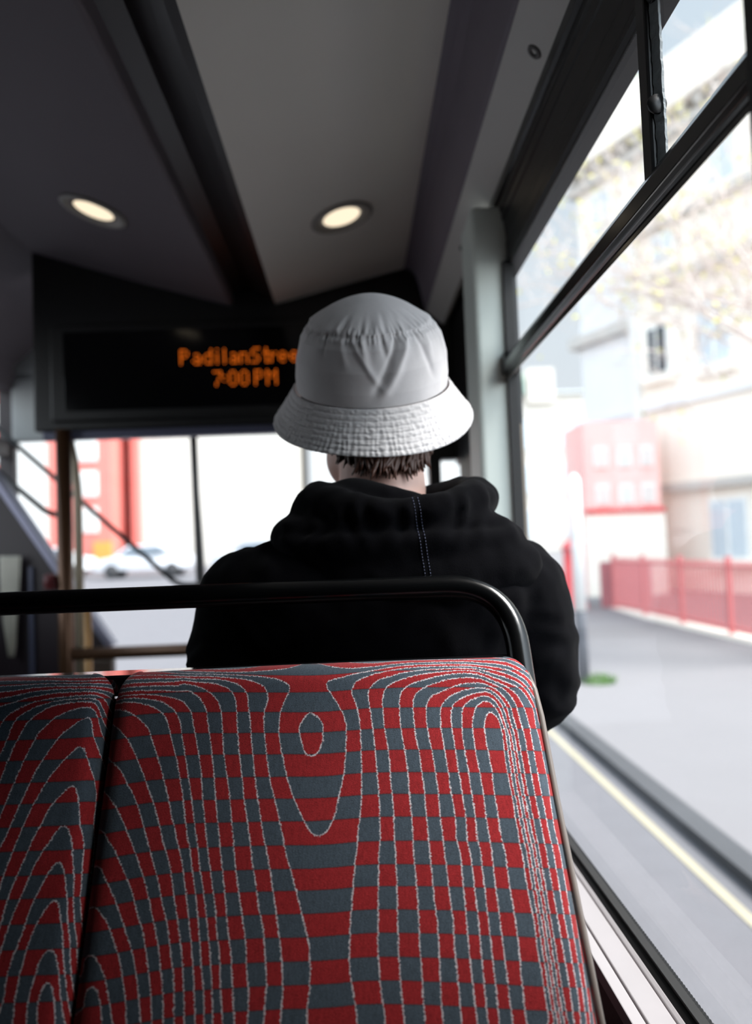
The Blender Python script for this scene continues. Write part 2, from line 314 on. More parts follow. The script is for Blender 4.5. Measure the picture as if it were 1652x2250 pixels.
8,7,7,7,10,15,19,14,10,10,12,12,12,12,11,10,9,10,11,12,12,10,10,10,9,9,8,7,4,4,1,0,-2,0,0,-2,-2,-5,-5,-8,-9,-9,-9,-10,-10,-10,-12,-11,-9,-9,-8,-8,-11,-11,
-11,-11,-10,-11,-12,-12,-13,-14,-15,-16,-14,-13,-11,-12,-12,-12,-4,13,36,46,49,35,17,22,17,11,9,10,7,2,-2,-359,1,2,3,4,5,7,7,7,7,9,8,9,9,8,7,6,10,14,19,
15,12,10,11,12,12,12,11,10,10,10,11,12,11,11,10,9,10,9,8,6,4,3,2,0,-1,0,-1,-1,-3,-4,-5,-8,-8,-9,-9,-10,-9,-11,-12,-11,-9,-8,-9,-8,-11,-11,-10,-11,-11,-11,
-11,-12,-13,-15,-15,-15,-14,-13,-12,-11,-12,-13,-4,12,38,46,48,35,17,22,17,10,10,10,7,2,-2,-361,0,2,2,4,5,6,7,7,8,8,9,9,9,9,7,7,9,13,18,17,13,11,11,12,
12,11,11,10,10,10,11,12,11,11,10,10,9,9,8,6,5,3,2,0,0,0,-1,-2,-3,-4,-6,-7,-8,-9,-9,-9,-9,-11,-11,-12,-9,-9,-8,-8,-10,-11,-11,-10,-11,-11,-11,-12,-14,-14,
-16,-15,-14,-13,-11,-12,-12,-13,-5,13,38,46,48,35,18,21,17,10,10,9,8,2,-2,-363,0,1,2,3,5,5,7,7,8,9,9,9,9,10,8,7,8,12,17,19,14,11,12,11,12,11,11,10,11,10,
11,11,12,10,10,10,9,9,7,7,5,4,2,2,0,-1,-1,-3,-3,-4,-6,-7,-8,-8,-9,-8,-10,-10,-12,-12,-9,-9,-8,-8,-10,-10,-11,-11,-11,-11,-11,-12,-13,-14,-16,-16,-14,-12,
-12,-12,-13,-13,-5,14,39,46,47,35,17,22,17,10,9,10,8,3,-3,-366,1,1,1,3,4,5,7,7,8,8,9,10,9,10,9,8,8,11,16,19,15,13,11,12,12,10,11,10,11,11,11,11,11,10,10,
9,9,9,8,7,6,4,3,2,1,-1,-2,-3,-4,-5,-6,-7,-7,-8,-8,-8,-10,-10,-12,-12,-9,-9,-8,-8,-10,-10,-10,-11,-11,-11,-12,-12,-13,-13,-16,-16,-15,-12,-12,-12,-14,-13,
-6,15,41,45,47,35,17,22,17,10,9,11,7,3,-2,-370,1,1,2,2,4,6,6,7,8,8,9,9,10,10,10,9,8,11,15,18,17,13,12,12,11,11,11,10,10,11,11,11,11,11,9,9,8,9,9,7,6,5,
4,2,1,-1,-2,-4,-4,-5,-6,-7,-7,-8,-7,-8,-9,-11,-12,-11,-10,-9,-8,-8,-10,-10,-10,-11,-11,-11,-12,-12,-12,-14,-16,-16,-14,-13,-11,-13,-14,-15,-6,15,43,44,
47,36,17,22,16,11,10,11,8,3,-3,-375,1,1,2,3,4,6,6,7,8,8,9,9,10,10,11,9,9,11,14,18,17,14,12,12,11,12,10,11,10,10,11,11,11,11,9,9,8,9,8,7,7,5,4,3,2,-1,-3,
-4,-4,-6,-6,-6,-7,-7,-8,-8,-8,-11,-12,-11,-10,-9,-8,-8,-10,-10,-10,-11,-11,-11,-11,-12,-13,-13,-16,-16,-15,-12,-12,-13,-14,-16,-7,14,44,45,47,36,18,21,
17,11,11,11,8,3,-2,-381,1,2,2,3,5,6,7,7,7,9,8,10,9,11,10,11,9,11,13,17,18,14,13,12,12,11,11,10,10,10,11,11,12,10,10,8,8,8,8,8,6,6,4,4,1,0,-3,-4,-5,-5,-6,
-6,-7,-7,-7,-8,-8,-11,-12,-11,-10,-9,-8,-8,-10,-10,-11,-11,-10,-11,-11,-11,-13,-14,-16,-15,-15,-13,-12,-12,-15,-16,-8,12,44,46,47,37,19,21,17,12,11,11,
8,4,-3,-387,1,2,2,4,5,7,7,7,8,8,9,9,10,10,11,10,11,10,13,16,19,15,13,12,12,11,11,11,10,10,10,11,12,11,9,9,7,8,8,7,7,5,5,3,2,-1,-2,-3,-5,-6,-5,-7,-6,-7,
-7,-7,-9,-10,-12,-11,-10,-8,-8,-9,-10,-10,-11,-11,-11,-10,-10,-11,-13,-15,-15,-16,-15,-13,-13,-12,-14,-16,-8,12,43,46,47,37,19,21,18,13,12,11,8,3,-3,-391,
1,1,2,4,5,7,8,7,8,9,8,10,9,10,11,11,10,11,13,16,18,17,13,13,11,12,11,11,10,9,10,11,11,12,10,8,8,7,8,7,6,6,5,3,2,-1,-2,-3,-5,-5,-6,-6,-6,-7,-6,-8,-8,-10,
-12,-11,-10,-8,-8,-9,-10,-10,-11,-11,-11,-10,-10,-11,-12,-15,-16,-16,-15,-14,-12,-12,-13,-15,-8,11,42,45,47,38,19,20,19,13,13,11,8,4,-3,-393,0,1,1,4,5,
7,7,9,8,8,9,10,9,10,10,11,10,12,13,15,18,18,14,13,11,12,11,11,11,9,9,11,11,12,10,9,7,8,7,7,6,6,4,4,1,0,-2,-3,-4,-5,-6,-6,-6,-7,-6,-7,-9,-10,-11,-11,-10,
-8,-8,-9,-9,-11,-11,-11,-11,-10,-10,-10,-13,-14,-16,-17,-15,-14,-12,-12,-13,-13,-7,10,39,44,47,39,19,21,19,14,13,11,9,3,-3,-395,1,0,1,3,4,7,7,8,8,9,10,
9,10,10,10,11,10,12,13,15,18,18,15,13,12,11,12,11,10,10,9,10,11,12,10,9,8,7,7,7,6,5,5,3,2,0,-2,-3,-4,-5,-6,-5,-7,-6,-6,-7,-8,-10,-12,-11,-9,-8,-8,-9,-9,
-11,-11,-11,-11,-10,-10,-10,-13,-15,-16,-16,-15,-14,-12,-12,-13,-11,-7,9,37,44,47,39,20,20,19,16,13,12,8,4,-3,-399,1,1,1,2,5,5,8,7,9,9,9,10,10,10,11,10,
11,12,13,15,17,18,16,14,12,11,12,12,10,9,9,10,11,12,11,9,7,7,7,7,6,5,5,3,2,0,-2,-3,-4,-5,-5,-6,-6,-5,-7,-7,-8,-10,-11,-11,-9,-9,-7,-9,-10,-10,-11,-11,-11,
-10,-10,-11,-13,-15,-16,-15,-15,-13,-13,-12,-13,-12,-7,9,36,45,46,41,20,19,20,17,14,11,8,4,-3,-405,1,1,2,3,4,6,7,8,8,9,10,10,10,10,11,10,11,11,13,14,17,
20,17,15,12,11,12,12,11,9,9,9,11,11,11,9,9,7,7,6,6,5,4,3,2,0,-2,-3,-4,-4,-5,-5,-6,-5,-6,-7,-8,-10,-12,-10,-10,-8,-8,-8,-10,-10,-11,-11,-11,-10,-11,-11,
-13,-15,-16,-15,-14,-13,-13,-12,-13,-13,-7,9,35,45,47,41,21,19,20,17,14,12,9,3,-3,-412,1,1,2,4,5,6,8,8,8,8,10,11,10,10,10,10,11,11,13,15,17,20,18,15,13,
12,12,12,11,9,9,9,10,11,10,10,9,8,7,6,5,4,3,3,1,0,-2,-2,-3,-3,-4,-5,-5,-6,-6,-7,-8,-10,-11,-11,-9,-8,-8,-9,-9,-11,-10,-11,-11,-10,-11,-12,-13,-15,-16,-15,
-13,-13,-12,-13,-13,-12,-6,8,33,43,48,42,21,19,20,17,14,13,9,4,-4,-418,1,1,2,3,6,7,9,8,8,8,10,10,11,11,9,10,11,11,13,15,18,20,18,16,13,12,12,12,11,10,9,
9,9,10,11,10,9,8,7,6,5,3,3,1,0,0,0,-1,-2,-3,-4,-4,-5,-6,-6,-7,-9,-9,-11,-10,-9,-8,-9,-8,-10,-10,-10,-11,-11,-10,-11,-11,-14,-15,-16,-15,-13,-13,-12,-13,
-12,-11,-5,8,28,42,48,44,22,18,20,16,15,13,10,4,-4,-421,0,0,1,4,6,7,9,8,8,9,9,11,11,11,10,10,10,12,12,15,18,21,19,15,13,13,12,12,12,10,9,9,9,10,10,10,9,
8,8,6,4,3,2,1,-1,0,0,0,-1,-3,-3,-4,-5,-6,-6,-8,-8,-10,-10,-9,-9,-9,-8,-9,-9,-10,-10,-11,-11,-10,-9,-11,-13,-16,-16,-14,-14,-13,-13,-13,-12,-10,-6,6,26,
42,48,47,21,18,19,16,15,14,11,4,-4,-422,0,0,0,2,5,7,9,8,9,8,10,10,11,12,10,10,11,11,13,14,18,21,20,15,14,13,12,13,11,11,9,9,9,9,10,10,9,9,7,6,4,3,2,1,0,
0,0,-1,-1,-2,-3,-4,-5,-6,-6,-8,-8,-9,-10,-9,-9,-9,-8,-9,-9,-9,-11,-11,-11,-9,-9,-10,-13,-16,-16,-15,-14,-14,-13,-12,-11,-11,-7,2,26,43,48,50,20,18,20,14,
15,16,11,5,-4,-423,0,0,0,1,4,6,8,8,9,9,9,10,12,11,11,11,11,11,13,14,17,20,21,16,14,13,13,13,12,10,9,9,9,9,10,10,9,9,7,6,5,3,2,1,0,1,-1,0,-2,-2,-3,-4,-5,
-5,-7,-8,-8,-9,-9,-10,-8,-9,-8,-9,-9,-9,-11,-11,-11,-9,-9,-10,-13,-16,-16,-15,-14,-14,-13,-11,-12,-12,-8,3,25,44,49,49,21,18,19,14,15,17,11,5,-4,-426,0,
0,0,2,3,5,8,8,8,9,9,10,12,12,12,11,11,12,13,13,16,19,21,18,15,13,13,13,12,10,10,8,9,10,9,10,9,9,7,6,5,4,2,2,1,0,0,-1,-2,-2,-3,-4,-5,-6,-7,-7,-9,-9,-9,-9,
-8,-9,-8,-9,-9,-9,-11,-11,-10,-10,-9,-10,-13,-16,-16,-15,-15,-14,-13,-11,-11,-12,-9,4,26,43,49,49,21,18,20,14,15,16,12,4,-4,-432,1,0,1,1,4,6,7,7,8,9,9,
11,11,12,13,11,12,12,13,13,15,19,21,18,16,14,13,13,12,11,9,9,8,10,10,9,10,8,8,6,5,4,3,2,1,1,-1,-1,-2,-2,-4,-4,-5,-6,-7,-7,-8,-9,-9,-9,-8,-9,-8,-8,-10,-9,
-11,-11,-10,-10,-9,-11,-13,-15,-16,-16,-15,-14,-12,-11,-11,-13,-7,4,25,43,49,49,21,18,20,15,15,16,11,4,-4,-439,1,0,1,2,5,6,8,7,8,9,9,11,11,12,13,12,12,
12,13,13,15,18,20,19,16,15,14,13,12,11,9,9,8,10,10,10,9,9,7,6,6,4,3,3,2,0,0,-1,-3,-3,-3,-5,-5,-6,-6,-8,-8,-9,-9,-8,-9,-8,-8,-8,-10,-9,-11,-11,-10,-10,-9,
-11,-13,-15,-16,-16,-15,-14,-13,-11,-11,-11,-7,5,24,42,49,49,22,17,20,15,16,15,11,4,-4,-445,0,0,1,2,5,8,8,9,8,8,9,11,11,12,13,13,12,13,12,13,14,18,20,20,
16,15,15,13,12,11,10,8,9,9,10,10,10,8,7,7,5,5,4,3,2,1,-1,-1,-3,-3,-4,-4,-6,-5,-7,-7,-9,-8,-9,-9,-8,-8,-8,-8,-10,-10,-10,-10,-11,-10,-10,-10,-13,-15,-16,
-16,-16,-14,-12,-11,-11,-11,-7,6,23,42,50,48,22,18,19,16,15,15,12,4,-4,-449,-1,0,0,2,5,8,9,10,8,9,9,10,11,12,13,13,13,13,12,13,14,17,20,20,17,16,14,14,
12,11,10,9,9,9,10,10,9,9,7,6,6,5,4,3,2,2,-1,-1,-3,-3,-4,-5,-5,-6,-7,-7,-8,-9,-9,-8,-8,-8,-8,-8,-10,-10,-10,-10,-11,-10,-10,-11,-13,-14,-16,-16,-16,-14,
-12,-11,-11,-11,-7,5,24,42,50,48,22,18,20,16,15,15,11,4,-4,-451,0,-1,-1,1,4,7,10,10,10,8,9,10,11,12,13,13,13,13,13,13,14,17,20,19,18,16,15,14,13,11,9,9,
9,9,10,10,10,8,8,6,6,4,5,3,2,2,0,-2,-2,-4,-4,-5,-5,-6,-6,-8,-8,-8,-9,-8,-8,-8,-8,-8,-10,-10,-10,-10,-10,-10,-11,-11,-13,-14,-16,-16,-16,-14,-12,-11,-11,
-11,-7,4,24,43,50,48,22,18,20,16,15,15,11,5,-4,-451,-1,-1,-1,0,2,5,10,11,10,10,9,9,11,12,13,12,13,14,14,13,15,16,19,20,18,16,16,15,12,11,9,9,9,10,9,10,
10,9,7,7,5,5,4,4,2,2,0,-1,-3,-3,-4,-5,-5,-6,-7,-7,-8,-9,-9,-8,-8,-7,-8,-8,-10,-10,-10,-10,-10,-10,-11,-11,-13,-14,-16,-17,-15,-14,-12,-11,-11,-11,-8,4,
24,44,50,48,22,18,21,16,15,14,11,5,-4,-454,0,-1,-1,-1,1,4,8,12,11,10,9,10,10,13,12,13,12,14,15,15,14,17,18,20,18,17,16,15,12,11,9,9,9,9,10,10,11,9,7,7,
5,5,4,4,3,1,0,-1,-2,-4,-4,-5,-5,-6,-6,-8,-8,-8,-9,-8,-8,-8,-7,-9,-9,-9,-10,-10,-10,-11,-11,-12,-12,-15,-15,-17,-15,-14,-12,-11,-10,-12,-8,3,24,45,50,49,
21,18,21,17,14,14,12,4,-4,-459,0,-1,-1,0,1,4,7,11,12,11,9,9,10,13,13,13,12,15,15,15,15,16,18,19,19,18,16,15,13,10,10,8,9,8,10,11,11,9,8,7,5,5,4,4,3,2,0,
-1,-3,-3,-5,-5,-5,-6,-6,-7,-8,-9,-9,-8,-8,-7,-8,-8,-9,-9,-10,-10,-10,-11,-11,-12,-13,-14,-15,-17,-16,-14,-11,-11,-10,-12,-9,3,24,46,50,49,21,18,21,17,15,
14,11,4,-4,-465,0,0,-1,0,2,4,7,10,11,12,10,9,10,13,13,13,13,14,16,15,15,16,18,19,19,19,17,14,13,11,9,8,9,8,10,11,11,10,8,6,6,5,4,4,4,2,0,-1,-3,-4,-4,-5,
-6,-5,-7,-7,-8,-8,-9,-8,-8,-7,-8,-8,-9,-9,-9,-10,-10,-11,-12,-12,-13,-14,-15,-17,-16,-14,-11,-11,-10,-11,-9,1,24,47,50,49,21,18,22,17,14,14,11,4,-4,-470,
0,-1,0,0,2,4,7,10,11,11,11,10,11,12,13,13,13,15,16,14,14,17,19,19,19,19,18,14,13,11,9,9,8,9,9,11,12,10,8,6,6,5,4,5,4,3,0,-1,-4,-4,-5,-5,-5,-6,-6,-8,-8,
-8,-9,-8,-7,-8,-7,-8,-9,-9,-9,-10,-10,-11,-12,-13,-12,-14,-16,-16,-16,-14,-12,-10,-10,-10,-8,-1,23,48,50,49,21,19,21,18,14,13,11,4,-4,-474,-1,-1,0,0,2,
5,7,9,10,12,11,11,12,12,12,13,14,14,16,14,14,18,19,19,18,19,18,15,14,11,10,9,8,9,9,11,11,10,9,6,6,4,5,5,5,3,1,-2,-3,-5,-5,-6,-5,-6,-6,-7,-8,-9,-8,-8,-8,
-7,-8,-8,-8,-9,-10,-9,-11,-11,-12,-12,-13,-14,-15,-17,-15,-14,-12,-10,-10,-11,-9,1,23,48,51,48,21,19,21,18,15,13,11,4,-4,-477,-1,-1,-1,0,2,4,7,9,10,12,
12,11,12,12,13,13,14,14,16,15,14,17,19,19,18,18,18,16,14,12,10,10,8,9,9,11,11,10,9,6,6,4,5,5,5,4,2,-2,-4,-5,-6,-5,-6,-5,-7,-7,-8,-8,-8,-8,-8,-8,-7,-8,-9,
-9,-9,-10,-11,-11,-11,-13,-12,-14,-16,-16,-16,-13,-12,-10,-10,-12,-9,2,24,48,51,47,21,19,21,18,16,14,11,5,-4,-478,-1,-1,-2,0,1,4,7,8,9,12,12,12,12,12,14,
13,14,14,15,17,14,16,20,20,17,17,19,16,13,12,12,10,9,8,9,11,11,10,9,6,6,5,4,5,6,3,2,-2,-4,-5,-5,-6,-5,-6,-6,-7,-8,-9,-8,-8,-8,-7,-8,-8,-8,-9,-10,-10,-10,
-11,-12,-12,-13,-14,-15,-16,-16,-13,-12,-10,-10,-12,-9,3,25,46,52,47,20,19,21,19,16,15,12,4,-4,-478,-1,-1,-3,-1,0,4,7,8,9,10,12,13,12,13,14,14,13,13,15,
17,16,15,19,22,17,17,19,16,14,12,12,11,8,9,8,11,11,10,9,7,5,5,5,5,5,3,2,-2,-3,-5,-6,-5,-5,-6,-6,-7,-8,-9,-8,-8,-8,-7,-8,-8,-9,-8,-10,-10,-11,-11,-11,-12,
-13,-15,-15,-16,-15,-13,-12,-10,-10,-12,-9,4,25,46,51,47,20,19,21,19,17,16,12,5,-5,-477,-1,-2,-4,-4,-1,5,8,9,9,9,12,12,13,13,14,14,13,12,15,18,17,15,18,
22,18,17,19,17,14,13,11,11,9,8,9,10,11,10,9,7,6,5,5,5,4,4,1,-1,-4,-5,-5,-5,-5,-6,-6,-7,-8,-9,-8,-8,-8,-7,-8,-8,-9,-9,-10,-10,-10,-11,-11,-13,-13,-14,-16,
-15,-15,-14,-11,-10,-11,-12,-8,5,24,46,52,46,20,19,22,19,17,17,13,4,-4,-484,-1,-2,-4,-6,-2,7,12,11,9,9,10,12,14,13,14,14,13,13,14,18,18,16,17,20,19,18,
20,17,14,13,11,11,9,8,9,10,11,10,10,7,6,5,4,6,5,4,1,-1,-4,-5,-6,-5,-5,-6,-6,-7,-8,-9,-8,-8,-8,-7,-8,-8,-9,-9,-10,-10,-10,-11,-11,-13,-13,-15,-15,-15,-15,
-14,-11,-11,-11,-12,-8,5,25,47,52,46,20,18,22,20,17,18,13,5,-5,-492,-1,-3,-5,-7,-3,8,17,14,10,8,10,12,13,14,14,14,13,14,14,18,18,16,16,19,20,19,20,18,14,
13,11,11,9,8,9,10,11,11,9,8,5,6,5,5,5,5,2,-2,-5,-5,-6,-5,-5,-6,-6,-7,-8,-9,-8,-8,-8,-7,-8,-9,-9,-9,-10,-9,-10,-11,-11,-13,-14,-14,-16,-15,-14,-14,-12,-10,
-12,-13,-8,5,27,47,53,45,20,18,22,20,19,18,14,4,-4,-496,-2,-3,-5,-7,-4,6,17,18,11,8,10,12,13,14,13,14,15,14,14,17,19,16,16,18,20,20,21,18,14,12,12,10,10,
9,8,10,11,11,10,7,7,5,5,5,6,4,2,-2,-4,-6,-5,-5,-6,-5,-7,-7,-8,-9,-8,-8,-8,-7,-8,-9,-9,-10,-9,-9,-10,-11,-11,-13,-14,-15,-15,-15,-15,-13,-12,-11,-12,-13,
-8,5,28,48,53,45,19,18,22,21,19,19,14,5,-5,-499,-1,-2,-4,-8,-6,4,16,19,13,9,9,12,13,14,14,14,14,14,15,18,18,16,16,18,19,21,21,18,14,13,12,10,10,9,10,10,
10,11,10,7,7,5,5,6,5,3,2,-1,-4,-5,-5,-6,-5,-6,-6,-8,-8,-8,-9,-8,-8,-7,-8,-9,-10,-9,-10,-9,-10,-10,-11,-13,-14,-15,-15,-15,-15,-13,-12,-12,-12,-13,-8,6,
28,49,52,45,19,18,22,22,20,19,14,5,-4,-502,-1,-1,-3,-6,-10,1,15,20,16,11,8,11,13,14,14,15,14,15,15,17,18,16,16,18,19,21,21,17,16,13,12,10,11,10,10,10,11,
10,9,8,6,6,5,5,5,3,2,-1,-4,-4,-5,-6,-5,-6,-7,-7,-8,-9,-9,-8,-8,-8,-8,-9,-9,-10,-9,-10,-9,-10,-11,-13,-14,-16,-15,-15,-14,-13,-13,-11,-12,-12,-7,4,28,49,
53,44,19,18,22,23,21,20,14,5,-5,-509,0,-1,-3,-4,-5,0,11,19,18,11,9,11,12,14,15,15,15,14,16,17,18,16,16,17,20,20,20,18,16,14,12,11,11,10,11,10,11,10,9,8,
6,5,6,5,4,4,1,-1,-3,-5,-5,-5,-6,-5,-7,-8,-8,-9,-9,-8,-8,-8,-8,-9,-10,-9,-10,-9,-9,-10,-11,-13,-14,-16,-16,-14,-14,-14,-12,-12,-11,-10,-6,2,28,49,53,44,
18,17,23,23,22,21,14,5,-4,-516,-1,-1,-1,-3,-2,1,8,17,19,13,11,10,12,13,16,15,15,15,15,17,18,16,16,17,20,21,20,17,16,14,13,12,11,11,10,11,11,10,9,7,7,5,
6,5,4,3,2,-1,-3,-5,-5,-5,-6,-6,-6,-8,-8,-9,-9,-9,-8,-7,-9,-9,-10,-10,-9,-9,-9,-10,-11,-13,-15,-15,-16,-15,-14,-13,-12,-13,-11,-9,-7,2,29,49,53,44,18,18,
23,24,22,22,14,5,-5,-523,-1,0,-1,-1,-1,3,8,14,17,15,12,11,12,13,16,16,15,15,15,17,18,16,15,17,19,22,21,17,15,15,14,12,12,10,11,11,10,10,9,8,6,6,5,5,4,3,
2,-1,-3,-4,-5,-5,-6,-6,-6,-8,-9,-9,-9,-8,-8,-8,-9,-9,-10,-10,-9,-9,-10,-9,-11,-13,-15,-16,-16,-14,-14,-13,-12,-13,-12,-12,-7,5,30,48,54,44,20,18,23,24,
23,23,14,5,-5,-530,0,0,0,1,1,4,8,11,15,15,13,12,13,13,15,16,16,15,16,16,17,17,15,17,19,22,20,18,15,15,15,13,12,11,10,11,11,10,8,8,7,5,5,5,4,2,1,0,-3,-3,
-5,-5,-5,-6,-7,-7,-9,-9,-9,-9,-8,-8,-9,-9,-10,-10,-9,-9,-10,-9,-11,-12,-16,-16,-16,-15,-13,-13,-13,-12,-13,-12,-7,7,29,48,54,44,21,20,22,24,25,23,14,5,
-5,-535,0,1,0,2,3,5,7,11,12,14,14,13,13,14,15,15,16,16,15,17,16,17,17,17,19,20,19,18,16,16,14,14,12,12,10,11,11,10,8,8,7,5,5,5,3,2,1,0,-2,-3,-4,-4,-6,-6,
-7,-7,-9,-9,-9,-9,-8,-8,-9,-9,-10,-10,-9,-9,-10,-9,-11,-12,-16,-17,-16,-14,-14,-12,-13,-13,-12,-10,-6,5,27,48,55,44,23,21,22,23,26,24,14,5,-5,-540,0,1,
2,2,4,5,8,10,12,12,14,13,14,14,15,15,16,16,16,16,17,16,17,18,18,19,19,17,17,16,14,14,13,12,11,11,10,10,8,8,7,6,5,4,3,2,1,-1,-1,-2,-4,-4,-6,-6,-6,-8,-8,
-9,-9,-8,-9,-8,-9,-9,-10,-10,-9,-9,-10,-10,-11,-12,-15,-16,-16,-15,-13,-13,-13,-12,-11,-7,-4,4,24,46,54,44,25,22,21,25,27,24,14,4,-4,-545,1,1,2,3,5,6,8,
9,11,12,13,14,14,14,15,15,15,16,16,17,16,17,17,18,18,18,18,17,17,15,15,14,13,12,12,11,10,10,8,8,7,6,5,3,3,2,1,0,-1,-2,-3,-5,-5,-6,-6,-7,-8,-9,-8,-9,-8,
-9,-9,-9,-10,-9,-10,-9,-10,-11,-11,-13,-14,-15,-15,-14,-13,-13,-12,-11,-8,-5,0,9,25,39,44,39,29,26,25,27,25,21,12,4,-4,-550,1,1,3,4,5,6,8,10,11,11,13,13,
14,14,15,15,16,15,16,17,16,17,17,18,17,18,17,17,17,15,15,14,13,13,12,10,11,9,9,7,7,6,5,4,3,2,1,0,-1,-2,-3,-4,-5,-6,-6,-7,-8,-8,-8,-8,-9,-9,-9,-9,-9,-10,
-9,-10,-10,-11,-12,-12,-14,-14,-14,-13,-13,-12,-10,-9,-6,-2,4,13,24,32,37,35,32,29,28,28,23,18,12,3,-3,-555,1,2,3,4,5,7,9,9,11,11,12,14,13,14,15,15,15,
16,16,16,17,17,17,17,17,17,17,17,16,16,14,14,14,12,12,11,10,9,9,8,6,6,5,4,3,2,1,0,0,-2,-3,-4,-4,-6,-6,-7,-7,-8,-8,-8,-8,-9,-9,-9,-9,-10,-9,-10,-11,-11,
-11,-13,-12,-13,-13,-12,-12,-10,-9,-7,-3,2,7,14,22,28,32,33,32,30,30,27,22,17,11,3,-4,-560,1,2,3,4,6,8,8,10,10,12,12,13,13,14,15,15,15,15,16,17,16,17,16,
17,17,17,17,16,16,15,15,14,13,12,12,11,10,10,8,8,7,6,5,4,3,2,1,0,-1,-1,-3,-3,-5,-5,-6,-6,-7,-7,-8,-8,-8,-9,-9,-9,-9,-9,-10,-10,-11,-10,-12,-11,-12,-12,
-12,-11,-10,-8,-7,-4,-1,4,9,15,20,26,28,31,32,31,29,26,22,16,10,3,-4,-565,0,2,4,5,6,8,9,9,11,11,12,13,13,14,14,15,15,15,16,16,16,17,16,17,16,17,16,16,16,
15,14,14,13,13,12,11,10,9,9,7,7,6,5,4,3,2,1,1,-1,-1,-3,-3,-4,-5,-5,-6,-7,-7,-7,-8,-8,-9,-8,-9,-9,-9,-10,-10,-10,-11,-10,-11,-11,-11,-10,-10,-8,-7,-5,-2,
2,5,10,15,20,24,27,29,31,30,28,25,21,16,9,3,-3,-571,1,2,3,5,7,8,9,10,10,12,11,13,13,14,14,15,15,15,15,16,16,16,17,16,16,16,16,16,15,15,14,14,13,13,11,11,
10,10,8,8,6,6,5,4,4,2,1,1,-1,-1,-2,-3,-4,-4,-5,-6,-6,-7,-7,-8,-8,-8,-8,-9,-9,-9,-9,-10,-9,-10,-10,-11,-9,-10,-9,-8,-7,-5,-2,0,3,7,10,15,19,23,25,29,29,
29,28,24,20,15,9,2,-3,-577,0,3,3,6,7,8,9,10,11,11,12,12,13,14,14,14,15,15,15,16,16,15,16,16,16,16,16,15,15,15,14,13,13,13,11,11,10,9,9,7,7,6,5,4,4,2,1,
1,0,-1,-2,-3,-3,-4,-5,-5,-6,-7,-7,-7,-7,-8,-8,-9,-8,-9,-9,-9,-9,-10,-9,-9,-9,-8,-8,-6,-5,-4,-1,2,4,8,12,15,18,22,24,28,28,28,26,23,20,14,8,3,-3,-584,1,
2,4,6,7,8,10,10,10,12,11,13,13,13,14,14,14,15,15,16,15,16,16,15,16,16,15,15,15,14,14,13,13,12,11,11,10,9,9,7,7,6,5,4,4,2,2,1,0,-1,-2,-2,-3,-4,-4,-5,-6,
-6,-6,-7,-8,-7,-8,-8,-8,-8,-9,-8,-9,-9,-8,-8,-8,-7,-6,-5,-3,-2,0,3,6,9,11,15,19,21,23,27,27,27,25,22,19,13,8,3,-3,], 25, 28, [-11,-3,6,-2,-2,-4,-5,-4,-4,-4,-3,-3,-1,3,3,0,0,-2,-1,-1,-2,-3,-2,-1,3,-2,-10,4,-2,-2,-4,-5,-4,-4,-4,-3,-4,0,3,3,0,-1,-1,-2,-1,-2,-2,-2,2,11,14,-8,1,0,-1,
-2,-3,-3,-4,-4,-4,-3,-1,3,3,1,-1,-2,-1,-2,-2,-2,-3,5,17,38,-9,1,0,-1,-2,-2,-2,-3,-2,-2,-2,0,1,2,0,0,-1,-1,-1,-2,-1,-1,3,11,61,-6,2,0,0,-2,-2,-2,-2,-2,-2,
-1,-1,2,1,0,0,-1,-1,-1,-2,-1,-1,2,9,86,-5,2,1,0,-2,-2,-1,-2,-2,-2,-2,0,2,1,0,-1,-1,-1,-1,-2,-1,-2,2,9,111,-4,2,1,0,-1,-2,-2,-1,-2,-2,-1,-1,2,1,0,-1,-1,
-1,-1,-2,-2,-1,2,7,136,-4,3,1,0,-1,-1,-2,-1,-2,-2,-1,0,1,1,0,-1,-1,-1,-2,-1,-2,-2,2,7,161,-3,2,2,0,0,-1,-2,-1,-2,-1,-2,0,1,1,0,-1,-1,-2,-1,-2,-2,-2,1,7,
185,-3,3,3,0,0,-2,-1,-1,-2,-1,-2,0,2,1,-1,-1,-1,-2,-1,-2,-2,-2,1,6,211,-3,3,3,1,-1,-1,-1,-1,-2,-1,-2,0,2,1,-1,-1,-2,-2,-1,-2,-2,-2,0,6,238,-3,4,3,0,1,-2,
-1,-1,-1,-2,-1,0,1,1,0,-2,-2,-1,-2,-3,-2,-2,0,6,264,-3,4,3,1,1,-1,-1,-1,-1,-2,-1,0,1,1,-1,-1,-2,-2,-2,-2,-2,-3,1,4,290,-2,3,3,2,1,-1,-1,-1,-1,-1,-2,1,1,
1,-1,-2,-2,-1,-3,-2,-2,-2,-1,5,315,-2,4,3,2,1,-1,0,-1,-1,-1,-2,0,2,0,-1,-1,-2,-2,-2,-3,-2,-2,-1,4,341,-2,4,4,2,1,0,-1,-1,0,-2,-1,0,2,0,-1,-2,-2,-2,-3,-2,
-3,-2,-1,3,369,-2,4,5,3,2,-1,0,-1,-1,-1,-2,1,1,1,-2,-2,-3,-2,-3,-4,-3,-2,-1,2,400,-1,3,5,3,2,0,-1,0,-1,-1,-1,0,2,0,-2,-2,-2,-3,-3,-3,-4,-3,-1,2,428,-1,
4,4,4,2,0,0,0,-1,-1,-1,0,2,0,-2,-3,-2,-3,-3,-3,-3,-3,-1,1,457,0,3,5,4,3,0,0,0,0,-2,-1,1,1,0,-2,-3,-2,-3,-4,-3,-3,-3,-2,1,487,0,3,5,4,3,1,0,0,0,-2,-1,1,
